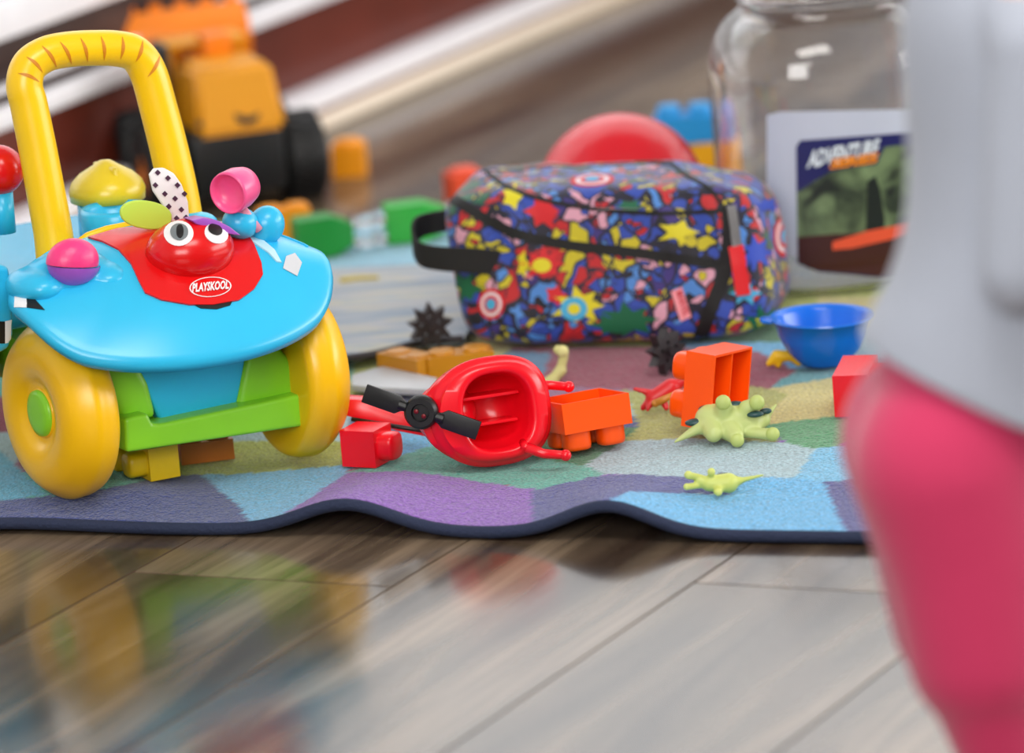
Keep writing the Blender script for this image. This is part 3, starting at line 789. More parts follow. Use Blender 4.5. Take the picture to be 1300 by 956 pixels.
# ------------------------------------------------------------------ helicopter lying on its side
def build_helicopter():
    b = RG(620, 592)
    M = T(b.x, b.y, b.z + 0.002)
    Z0 = proj(b)[2]
    t = thing('toy_helicopter', 'red toy helicopter lying on its side with open cockpit and black rotor', 'toy helicopter', M)
    HP = lambda px, py, d=0.0: M.inverted() @ P(px, py, Z0 - 0.010 + d)
    c = HP(625, 525); c.z = max(c.z, 0.0512)
    # cabin: egg lying on its side, its open window turned to the viewer's right
    ax = Vector((0.28, -0.94, 0.14)).normalized()        # where the opening looks
    rt = Vector((0, 0, 1)).cross(ax).normalized(); up = ax.cross(rt)
    Rm = Matrix((rt, up, ax)).transposed()
    bm = NB(); n = 64
    S = 1 / 1325.0
    side_ = -1 if (Rm @ Vector((1, 0, 0))).dot(CR) > 0 else 1
    def sec(r, z, ex=2.6):
        pt = 0.0 if z > 0.019 or r[0] < 0.036 and z > -0.041 else (0.16 if z > 0.005 else 0.34)
        def px_(a):
            q = math.cos(a)
            return 1 + (pt * max(0, 1 - abs(math.sin(a))) ** 0.8 if q * side_ > 0 else 0)
        return [(c + Rm @ Vector((math.copysign(abs(math.cos(a)) ** (2 / ex), math.cos(a)) * r[0] * px_(a), math.copysign(abs(math.sin(a)) ** (2 / ex), math.sin(a)) * r[1], z))) for a in [2 * PI * k / n for k in range(n)]]
    prof = [((0.004, 0.004), -0.060), ((0.020, 0.020), -0.055), ((0.036, 0.034), -0.044), ((0.047, 0.044), -0.026), ((0.0525, 0.0490), -0.006), ((0.0530, 0.0500), 0.004),
            ((0.0545, 0.0515), 0.006), ((0.0545, 0.0515), 0.0105), ((0.0520, 0.0490), 0.0125), ((0.0490, 0.0460), 0.017), ((0.0485, 0.0455), 0.019), ((0.0396, 0.0425), 0.0215), ((0.0357, 0.039), 0.022), ((0.0335, 0.0365), 0.020),
            ((0.0326, 0.0350), 0.006), ((0.0296, 0.032), -0.016), ((0.0226, 0.024), -0.034), ((0.004, 0.004), -0.040)]
    rings = [[bm.verts.new(p) for p in sec(r, z)] for r, z in prof]
    for A, B in zip(rings, rings[1:]):
        for k in range(n): bm.faces.new((A[k], A[(k + 1) % n], B[(k + 1) % n], B[k]))
    bm.faces.new(list(reversed(rings[0]))); bm.faces.new(rings[-1])
    obj('cabin', bm, BRED, t, sharp=60)
    # inner bench panels of the cockpit
    bm = NB(); box(bm, c + Rm @ Vector((0.0, 0.014, -0.014)), (0.054, 0.003, 0.036), Rm, 0.001); box(bm, c + Rm @ Vector((0.0, -0.012, -0.018)), (0.050, 0.003, 0.03), Rm, 0.001)
    obj('seat_panel', bm, BRED, t, sharp=40)
    # nose cone towards the rotor
    h = HP(536, 522, -0.030)
    bm = NB(); q = h - c; 
    c1 = HP(566, 525, 0.020); c5 = HP(546, 523, -0.010); ball(bm, c1, 0.029, 28); tube(bm, [c1, c5, h], [0.028, 0.016, 0.010], 28)
    remesh(obj('rotor_mast', bm, BRED, t), 0.002, 3)
    # black rotor: hub and two blades, face to the viewer
    ra = Vector((-0.35, -0.92, 0.12)).normalized(); rr = (HP(606, 546, -0.045) - HP(464, 500, -0.03)).normalized(); ra = (ra - rr * ra.dot(rr)).normalized(); ru = ra.cross(rr)
    Rr = Matrix((rr, ru, ra)).transposed(); Mr = Matrix.Translation(h + ra * 0.004) @ Rr.to_4x4()
    bm = NB(); lathe(bm, [(0.0, -0.006), (0.0145, -0.006), (0.016, -0.003), (0.016, 0.003), (0.0135, 0.006), (0.0085, 0.006), (0.0075, 0.003), (0.0, 0.003)], 40, Mr)
    bmesh.ops.remove_doubles(bm, verts=bm.verts, dist=1e-5); hub = obj('rotor_hub', bm, BLACK, t, sharp=50)
    for dx, dy in ((-0.004, 0.0), (0.004, -0.002)):
        b2 = NB(); lathe(b2, [(0.0, 0.0045), (0.0022, 0.0045), (0.0022, 0.0052), (0.0, 0.0052)], 14, Mr @ Matrix.Translation((dx, dy, 0)))
        obj('rivet', b2, mat('dull red pin', (120, 20, 28), 0.4), hub)
    for sgn in (-1, 1):
        bm = NB()
        L0, L1 = 0.012, 0.056
        out = [(L0, -0.0045), (0.019, -0.0075), (0.022, -0.0105), (L1, -0.0115), (L1 + 0.001, 0.0105), (0.024, 0.0115), (0.019, 0.0065), (L0, 0.0045)]
        prism(bm, [Mr @ Vector((x * sgn, y * sgn * 0.82, -0.002)) for x, y in out], Mr.to_3x3() @ Vector((0, 0, 0.0032)), 0.0006)
        tube(bm, [Mr @ Vector((sgn * 0.013, 0, 0)), Mr @ Vector((sgn * 0.022, 0, 0.0))], 0.0048, 12)
        obj('rotor_blade', bm, BLACK, t, sharp=40)
    # skids behind, pointing right
    for pts in ([(672, 490), (700, 489), (722, 491)], [(668, 568), (690, 576), (718, 578)]):
        bm = NB(); tube(bm, [HP(x, y, 0.05 if pts[0][1] < 520 else -0.03) for x, y in pts], [0.0052, 0.0045, 0.0042], 14); ball(bm, HP(*pts[-1], 0.05 if pts[0][1] < 520 else -0.03), 0.0055, 16)
        sk = obj('skid', bm, BRED, t)
        bm = NB(); tube(bm, [HP(664, pts[0][1] + (8 if pts[0][1] < 520 else -6), 0.02 if pts[0][1] < 520 else -0.005), HP(pts[0][0], pts[0][1], 0.05 if pts[0][1] < 520 else -0.03)], 0.004, 12); obj('strut', bm, BRED, sk)
    # tail boom behind the rotor, running left
    bm = NB(); prism(bm, [HP(x, y, 0.080) for x, y in [(438, 506), (470, 508), (500, 520), (545, 528), (545, 556), (505, 548), (470, 536), (436, 528)]], Vector((0, 0.02, 0)), bev=0.003)
    obj('tail_boom', bm, BRED, t, sharp=45)
    bm = NB(); tube(bm, [HP(446, 532, 0.072), HP(500, 541, 0.070), HP(545, 548, 0.05)], 0.0022, 10); obj('tail_rod', bm, BLACK, t)
    return t
build_helicopter()

# grey flat plate between the wheel and the helicopter
bm = NB(); q = [RG(447, 497), RG(556, 499), RG(545, 481), RG(486, 470), RG(447, 486)]
zp = max(p.z for p in q) + 0.0045
prism(bm, [Vector((p.x, p.y, zp)) for p in [G(447, 497, zp), G(470, 500, zp), G(548, 503, zp), G(556, 488, zp), G(486, 473, zp), G(447, 484, zp)]], Vector((0, 0, 0.007)), bev=0.0015)
tag(obj('flat_plate', bm, mat('light grey plastic', (182, 184, 190), 0.4), sharp=40), 'flat light grey plastic plate lying behind the black rotor', 'plate')

# ------------------------------------------------------------------ little dinosaurs
def dino(name, label, px, body, feet, m, foot_m, vox=0.0016, spots=None, lift=0.0, group=None, Zo=None):
    b = RG(*px); Z = Zo or proj(b)[2]
    M = T(*b)
    HP = lambda x, y, d=0.0: M.inverted() @ P(x, y, Z + d)
    k = Z / F
    bm = NB()
    capsules(bm, [(HP(*a), HP(*c), ra * k, rc * k) for a, c, ra, rc in body])
    t = obj(name, bm, m); t.matrix_world = M
    remesh(t, vox, 3); tag(t, label, 'toy dinosaur', group)
    for (x, y, d, r) in feet:
        bm = NB(); ball(bm, HP(x, y, d), (r * k, r * k * 0.7, r * k * 1.0), 18); obj('foot_pad', bm, foot_m, t)
    for (x, y, d, rx, ry) in (spots or []):
        bm = NB(); ball(bm, HP(x, y, d), (rx * k, rx * k * 0.6, ry * k), 14); obj('back_patch', bm, mat('dark teal paint', (38, 72, 74), 0.4), t)
    return t
PALE = mat('pale lime rubber', (190, 202, 128), 0.45, vary=0.12)
PALE2 = mat('pale foot rubber', (182, 196, 112), 0.45)
OLIVE = mat('olive rubber', (74, 88, 52), 0.45)
D1 = [((857, 561, -.004), (888, 543, 0), 2, 8), ((888, 543, 0), (905, 532, .006), 9, 16), ((903, 534, .008), (932, 535, .008), 22, 23), ((930, 535, .006), (955, 537, .006), 21, 16),
      ((903, 542, -.002), (906, 550, -.010), 15, 12), ((927, 546, -.004), (934, 554, -.014), 15, 11), ((917, 527, .0), (919, 516, -.008), 15, 11), ((942, 527, .002), (948, 518, -.004), 13, 9), ((946, 516, -.004), (960, 513, -.006), 8, 9),
      ((945, 548, .0), (962, 550, -.006), 8, 7), ((962, 550, -.006), (977, 551, -.008), 7, 8), ((950, 534, .006), (968, 532, .008), 12, 11), ((968, 534, .008), (985, 514, .012), 7, 2), ((968, 536, .008), (976, 522, .004), 8, 2)]
dino('toy_dinosaur', 'pale green horned dinosaur figure on its side before the tipped orange block', (915, 563), D1, [(918, 511, -.015, 10), (961, 511, -.012, 10), (981, 551, -.012, 9), (936, 559, -.020, 9)], PALE, PALE2,
     spots=[(884, 536, .002, 15, 5), (901, 519, .008, 15, 6), (933, 515, .006, 13, 6), (959, 526, -.008, 11, 4), (972, 522, .0, 8, 4)], group='dinosaur figures on the rug')
D2 = [((969, 603, -.004), (940, 610, 0), 1.5, 4), ((940, 610, 0), (925, 613, 0), 5, 11), ((925, 613, 0), (900, 614, 0), 13, 10), ((900, 613, 0), (888, 610, 0), 9, 7), ((903, 608, 0), (903, 600, -.006), 5, 4.5),
      ((890, 606, 0), (876, 604, -.004), 4, 5), ((890, 616, 0), (874, 618, -.004), 4, 4.5), ((915, 620, -.004), (910, 624, -.01), 6, 5)]
dino('toy_dinosaur', 'smaller yellow green dinosaur figure on its back near the rug edge', (918, 628), D2, [(874, 603, -.006, 5.5), (903, 599, -.008, 5), (872, 618, -.006, 4.5), (912, 625, -.013, 5)], mat('yellow green rubber', (198, 206, 104), 0.45, vary=0.1), mat('yellow foot rubber', (206, 212, 112), 0.45),
     spots=[(889, 607, .006, 6, 4), (918, 604, .008, 10, 4), (930, 607, .006, 8, 4)], group='dinosaur figures on the rug', vox=0.0012)
D3 = [((700, 484, 0), (712, 470, 0), 6, 8), ((712, 470, 0), (716, 450, -.004), 6, 6), ((716, 450, -.004), (708, 444, -.004), 5, 6), ((690, 486, 0), (702, 482, 0), 5, 8)]
dino('toy_dinosaur', 'tiny pale yellow animal figure lying behind the red helicopter skid', (704, 488), D3, [(714, 446, -.008, 8)], mat('cream yellow rubber', (206, 200, 130), 0.5), mat('cream foot rubber', (214, 208, 140), 0.5), group='dinosaur figures on the rug')
D4 = [((816, 518, 0), (830, 506, 0), 4, 9), ((830, 506, 0), (852, 492, 0), 11, 12), ((852, 492, 0), (868, 484, 0), 10, 6), ((842, 508, -.004), (846, 518, -.008), 6, 4), ((806, 494, 0), (832, 500, 0), 3, 5), ((826, 512, -.004), (822, 520, -.008), 5, 3)]
dino('toy_dinosaur', 'red dinosaur figure with gold markings lying left of the tipped orange block', (840, 524), D4, [], mat('red gold rubber', (206, 30, 36), 0.4, vary=0.3), PALE2, group='dinosaur figures on the rug')
d4 = [o for o in bpy.data.objects if o.get('label', '').startswith('red dinosaur')][0]
Zd = proj(RG(840, 524))[2]
bm = NB(); capsules(bm, [(d4.matrix_world.inverted() @ P(832, 512, Zd - .010), d4.matrix_world.inverted() @ P(858, 500, Zd - .010), 5 * Zd / F, 4 * Zd / F)]); obj('belly', bm, mat('gold paint', (196, 130, 50), 0.35), d4)['label'] = 'gold painted belly'

# ------------------------------------------------------------------ dark spiky discs
def spiky(label, px, R, yaw, tip=0, z=None):
    b = RG(*px) if z is None else G(px[0], px[1], z); M = T(b.x, b.y, b.z + R * 0.83 + (0.003 if z is None else 0)) @ RZ(yaw) @ RX(90 + tip)
    bm = NB(); n = 9; outer = []
    for k in range(n * 2):
        a = 2 * PI * k / (n * 2) + 0.15; r = R if k % 2 == 0 else R * 0.60
        outer.append((r * math.cos(a), r * math.sin(a)))
    holes = [[(0.14 * R * math.cos(-2 * PI * k / 10), 0.14 * R * math.sin(-2 * PI * k / 10)) for k in range(10)]]
    for h in range(5):
        a = 2 * PI * h / 5 + .4; cx, cy = 0.40 * R * math.cos(a), 0.40 * R * math.sin(a)
        holes.append([(cx + 0.09 * R * math.cos(-2 * PI * k / 8), cy + 0.09 * R * math.sin(-2 * PI * k / 8)) for k in range(8)])
    loops = [[Vector((x, y, 0)) for x, y in outer]] + [[Vector((x, y, 0)) for x, y in h] for h in holes]
    allv = [v for l in loops for v in l]
    tr = tessellate_polygon(loops)
    for z, flip in ((-0.006, True), (0.006, False)):
        vs = [bm.verts.new((v.x, v.y, z)) for v in allv]
        for a, b_, c in tr:
            bm.faces.new([vs[c], vs[b_], vs[a]] if flip else [vs[a], vs[b_], vs[c]])
        if flip: low = vs
        else: hi = vs
    i = 0
    for l in loops:
        m_ = len(l)
        for k in range(m_): bm.faces.new((low[i + k], low[i + (k + 1) % m_], hi[i + (k + 1) % m_], hi[i + k]))
        i += m_
    o = obj('spiked_disc', bm, DARKP, smooth=False); o.matrix_world = M
    tag(o, label, 'toy gear', 'dark spiked discs')
    bm = NB(); lathe(bm, [(0.14 * R, -0.012), (0.2 * R, -0.012), (0.2 * R, 0.012), (0.14 * R, 0.012)], 16); obj('axle_ring', bm, DARKP, o, sharp=40)
    return o
spiky('dark spiked disc standing on the pale board left of the printed bag', (548, 437), 0.0240, 12, 0, 0.0275)
spiky('dark spiked disc standing before the right end of the printed bag', (848, 474), 0.0235, 38, -6)

D5 = [((976, 462, 0), (986, 452, 0), 4, 8), ((986, 452, 0), (1004, 452, 0), 8, 7), ((1004, 452, 0), (1014, 462, 0), 6, 4), ((990, 456, 0), (988, 464, 0), 5, 4)]
dino('toy_dinosaur', 'bright yellow animal figure lying between the printed bag and the blue bowl', (992, 468), D5, [], mat('bright yellow rubber', (244, 196, 20), 0.4), PALE2, group='dinosaur figures on the rug')
# ------------------------------------------------------------------ toy wheel loader on the floor behind
def build_loader():
    b = G(297, 262)
    M = frame(b, 17)
    t = thing('toy_wheel_loader', 'amber toy wheel loader with raised bucket and fat black wheels, behind the ride-on toy', 'toy truck', M)
    def wh(x, y, side, r=0.051, w=0.052):
        Mx = T(x, y, r) @ Matrix.Rotation(R_(90 * side), 4, 'Y')
        bm = NB(); h = w / 2
        prof = [(0.024, h * 0.55), (0.027, h * 0.8), (0.034, h), (0.043, h * 0.97), (0.049, h * 0.7), (r, h * 0.35), (r, -h * 0.5), (0.047, -h * 0.85), (0.04, -h), (0.012, -h), (0.0, -h * 0.9)]
        lathe(bm, prof, 60, Mx); 
        o = obj('wheel', bm, BLACKR, t, sharp=50)
        for k in range(20):
            a = 2 * PI * k / 20
            for s2 in (-1, 1):
                bm = None
        bm = NB()
        for k in range(22):
            a = 2 * PI * k / 22
            for s2 in (-1, 1):
                Mk = Mx @ Matrix.Rotation(a + (0.14 if s2 > 0 else 0), 4, 'Z') @ T(r + 0.0008, 0, s2 * h * 0.42) @ Matrix.Rotation(s2 * 0.4, 4, 'X')
                c = NB(); box(c, (0, 0, 0), (0.004, 0.006, h * 0.8)); c.transform(Mk); me = bpy.data.meshes.new('x'); c.to_mesh(me); c.free(); bm.from_mesh(me); bpy.data.meshes.remove(me)
        obj('tread', bm, BLACKR, o, smooth=False)
        bm = NB(); lathe(bm, [(0.026, h * 0.2), (0.0255, h * 0.7), (0.020, h * 0.62), (0.010, h * 0.75), (0.006, h * 0.95), (0.0, h * 0.95)], 32, Mx); bmesh.ops.remove_doubles(bm, verts=bm.verts, dist=1e-5)
        obj('hub', bm, TORANGE, o, sharp=50)['label'] = 'amber hub'
    wh(-0.085, 0.0, -1); wh(0.085, 0.0, 1); wh(-0.082, 0.145, -1); wh(0.082, 0.145, 1)
    bm = NB(); box(bm, (0, 0.0, 0.060), (0.112, 0.10, 0.075), bev=0.006); box(bm, (0, 0.13, 0.055), (0.09, 0.13, 0.05), bev=0.005); tube(bm, [(-0.08, 0, 0.05), (0.08, 0, 0.05)], 0.008); tube(bm, [(-0.08, 0.145, 0.05), (0.08, 0.145, 0.05)], 0.008)
    obj('chassis', bm, BLACK, t, sharp=40)
    bm = NB()   # engine hood narrowing upwards
    r = bmesh.ops.create_cube(bm, size=1.0)
    for v in r['verts']:
        k = 0.86 if v.co.z > 0 else 1.0
        v.co = Vector((v.co.x * 0.108 * k + 0.006, v.co.y * 0.105 * k + (0.01 if v.co.z > 0 else -0.004), 0.134 + v.co.z * 0.078))
    bmesh.ops.bevel(bm, geom=bm.edges[:], offset=0.007, segments=3, affect='EDGES')
    hb_ = bvh(bm); ho = obj('engine_cover', bm, TYEL, t, sharp=50)
    drape('vent_mark', flat([(297, 144), (306, 146), (314, 149), (322, 146), (330, 142), (327, 153), (319, 158), (308, 158), (300, 153)]), hb_, M, 0.001, BLACK, ho, 0.0008)
    drape('lamp_mark', flat(oval(254, 158, 4, 5)), hb_, M, 0.001, BLACK, ho, 0.0008)
    bm = NB(); box(bm, (-0.058, 0.06, 0.145), (0.012, 0.05, 0.10), bev=0.003); obj('grille', bm, BLACK, t, sharp=40)
    # cab frame behind the hood (open, grey)
    bm = NB()
    for x in (-0.04, 0.045):
        for y in (0.075, 0.12): box(bm, (x, y, 0.14), (0.006, 0.006, 0.09))
    box(bm, (0.002, 0.1, 0.186), (0.10, 0.06, 0.008), bev=0.002)
    obj('cab_frame', bm, TYEL, t, sharp=40)
    # lifting arms and bucket
    for x in (-0.012, 0.022):
        bm = NB(); prism(bm, [Vector((x, 0.05, 0.165)), Vector((x, 0.10, 0.185)), Vector((x, 0.19, 0.165)), Vector((x, 0.19, 0.145)), Vector((x, 0.11, 0.160)), Vector((x, 0.06, 0.140))], Vector((0.012, 0, 0)), bev=0.002)
        obj('lift_arm', bm, TORANGE, t, sharp=40)
    bm = NB(); box(bm, (0.012, 0.07, 0.180), (0.034, 0.04, 0.035), bev=0.004); obj('arm_pivot', bm, TORANGE, t, sharp=40)
    bm = NB()
    prof = [(0.185, 0.192), (0.180, 0.215), (0.188, 0.238), (0.205, 0.258), (0.215, 0.256), (0.202, 0.236), (0.194, 0.215), (0.196, 0.200), (0.230, 0.196), (0.262, 0.204), (0.262, 0.199), (0.232, 0.190), (0.20, 0.187)]
    x0, x1 = -0.104, 0.080
    prism(bm, [Vector((x0, y, z - 0.004)) for y, z in prof], Vector((x1 - x0, 0, 0)), bev=0.001)
    for x in (x0, x1):
        prism(bm, [Vector((x - 0.002, y, z - 0.004)) for y, z in [(0.186, 0.19), (0.181, 0.215), (0.19, 0.24), (0.208, 0.256), (0.235, 0.235), (0.260, 0.203), (0.232, 0.19)]], Vector((0.004, 0, 0)))
    for k in range(6):
        xx = x0 + 0.012 + k * (x1 - x0 - 0.024) / 5
        box(bm, (xx, 0.210, 0.2555), (0.014, 0.008, 0.012))
    bm.transform(T(0.006, 0.0, -0.045))
    obj('bucket', bm, TORANGE, t, sharp=40)
    return t
build_loader()

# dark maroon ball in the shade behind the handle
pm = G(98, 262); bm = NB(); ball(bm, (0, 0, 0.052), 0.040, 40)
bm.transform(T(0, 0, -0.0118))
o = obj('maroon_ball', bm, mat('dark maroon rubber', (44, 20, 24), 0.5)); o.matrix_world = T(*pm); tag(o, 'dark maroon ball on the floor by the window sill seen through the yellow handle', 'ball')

# big red ball behind the bag
pr = RG(797, 357)
bm = NB(); ball(bm, (0, 0, 0.0915), 0.0905, 64); o = obj('red_ball', bm, mat('red ball rubber', (214, 24, 40), 0.22, vary=0.03)); o.matrix_world = T(*pr)
tag(o, 'large glossy red ball resting behind the printed bag', 'ball')

# ------------------------------------------------------------------ green toy pieces joined by clear tips
def green_piece(label, px, yaw, L, Hh, m, tips):
    b = RG(*px); M = T(b.x, b.y, b.z) @ RZ(yaw)
    bm = NB()
    prism(bm, [Vector(p) for p in [(-L * .5, -0.018, 0), (L * .12, -0.018, 0), (L * .5, -0.010, Hh * .18), (L * .5, -0.010, Hh * .72), (L * .12, -0.018, Hh), (-L * .5, -0.018, Hh)]], Vector((0, 0.036, 0)), bev=0.004)
    t = obj('green_toy_piece', bm, m, sharp=45); t.matrix_world = M; tag(t, label, 'toy piece', 'green toy pieces on the rug')
    cl = bpy.data.materials.get('clear plastic') or clear_mat()
    for z in tips:
        bm = NB(); tube(bm, [(L * .48, -0.006, Hh * z), (L * .48 + 0.028, -0.004, Hh * z + 0.003)], [0.007, 0.0075], 14); ball(bm, (L * .48 + 0.03, -0.004, Hh * z + 0.003), 0.0090, 16)
        obj('clear_tip', bm, cl, t)
    return t
def clear_mat():
    m = bpy.data.materials.new('clear plastic'); m.use_nodes = True
    b = m.node_tree.nodes['Principled BSDF']; b.inputs['Transmission Weight'].default_value = 0.85; b.inputs['Roughness'].default_value = 0.12; b.inputs['IOR'].default_value = 1.45; b.inputs['Base Color'].default_value = (0.95, 0.97, 1, 1)
    return m
green_piece('dark green tapered toy piece with clear tips, nearer the pink rattle', (413, 324), 14, 0.068, 0.046, GREEN, (0.22, 0.7))
green_piece('bright green tapered toy piece with clear tips, next to the black bag strap', (530, 304), 8, 0.072, 0.044, GREENB, (0.3, 0.75))

# ------------------------------------------------------------------ pale printed board lying behind the helicopter
def board_mat():
    m = bpy.data.materials.new('pale printed board'); m.use_nodes = True
    nt = m.node_tree; b = nt.nodes['Principled BSDF']; N = nt.nodes.new; L = nt.links.new
    tc = N('ShaderNodeTexCoord'); mp = N('ShaderNodeMapping'); mp.inputs['Scale'].default_value = (5, 26, 1); mp.inputs['Rotation'].default_value = (0, 0, 0.25); L(tc.outputs['Object'], mp.inputs['Vector'])
    nz = N('ShaderNodeTexNoise'); nz.inputs['Scale'].default_value = 1.3; nz.inputs['Detail'].default_value = 4; L(mp.outputs['Vector'], nz.inputs['Vector'])
    cr = N('ShaderNodeValToRGB'); L(nz.outputs['Fac'], cr.inputs['Fac']); e = cr.color_ramp.elements
    e[0].position = 0.3; e[0].color = lin((100, 112, 134)); e[1].position = 0.75; e[1].color = lin((180, 180, 176))
    for p, c in ((0.42, (140, 154, 170)), (0.52, (168, 170, 176)), (0.6, (184, 178, 156)), (0.67, (150, 164, 178))):
        k = e.new(p); k.color = lin(c)
    L(cr.outputs['Color'], b.inputs['Base Color']); b.inputs['Roughness'].default_value = 0.55
    return m
q = [RG(330, 470), RG(600, 428), RG(640, 330), RG(360, 352)]
zb = 0.027
C4 = [G(300, 466, zb + .0), G(455, 453, zb), G(530, 436, zb), G(588, 430, zb), G(640, 345, zb), G(580, 333, zb), G(470, 338, zb), G(330, 345, zb)]
bm = NB(); vs = C4
prism(bm, C4, Vector((0, 0, -0.005)))
ob = obj('printed_board', bm, board_mat(), smooth=False); tag(ob, 'pale grey and blue printed play board with dark edge, propped up on the rug', 'play board')
bm = NB(); tube(bm, smooth_path([C4[0], C4[1], C4[2], C4[3]], 8), 0.0042, 10); 
obj('dark_edge', bm, mat('dark plum edging', (44, 36, 42), 0.6), ob)
for p in (C4[1] + (C4[5] - C4[1]) * 0.15, C4[3] + (C4[7] - C4[3]) * 0.15, C4[6].lerp(C4[1], .1), C4[5].lerp(C4[3], .1)):
    z0 = rz(p); bm = NB(); tube(bm, [Vector((p.x, p.y, z0 + .0008)), Vector((p.x, p.y, p.z - 0.0045))], 0.012, 20); obj('support_foot', bm, mat('dark plum edging', (44, 36, 42), 0.6), ob, sharp=50)
bm = NB(); tube(bm, [G(432, 356, zb + .002), G(450, 353, zb + .002), G(480, 352, zb + 0.002)], [0.003, 0.0026, 0.002], 10)
obj('yellow_print', bm, mat('yellow print', (216, 196, 90), 0.6), ob)

# ------------------------------------------------------------------ blue bowl
pb_ = RG(1046, 465)
bm = NB(); Mb = T(0, 0, 0)
prof = [(0.0, 0.0), (0.022, 0.0), (0.024, 0.002), (0.026, 0.0035), (0.036, 0.014), (0.044, 0.030), (0.0475, 0.044), (0.0515, 0.0455), (0.0525, 0.047), (0.0515, 0.0485), (0.0465, 0.0475), (0.0445, 0.044), (0.041, 0.031), (0.033, 0.016), (0.022, 0.0075), (0.0, 0.006)]
lathe(bm, prof, 72); bmesh.ops.remove_doubles(bm, verts=bm.verts, dist=1e-5)
bw = obj('bowl', bm, BLUE, sharp=60); bw.matrix_world = T(pb_.x, pb_.y, pb_.z + 0.0035) @ RY(2); tag(bw, 'small shiny blue plastic bowl on the rug in front of the big jar', 'bowl')
bm = NB(); prism(bm, [Vector(p) for p in [(-0.050, -0.012, 0.0445), (-0.060, -0.009, 0.0445), (-0.062, 0, 0.0445), (-0.060, 0.009, 0.0445), (-0.050, 0.012, 0.0445)]], Vector((0, 0, 0.0035)), bev=0.001); obj('grip_tab', bm, BLUE, bw, sharp=50)

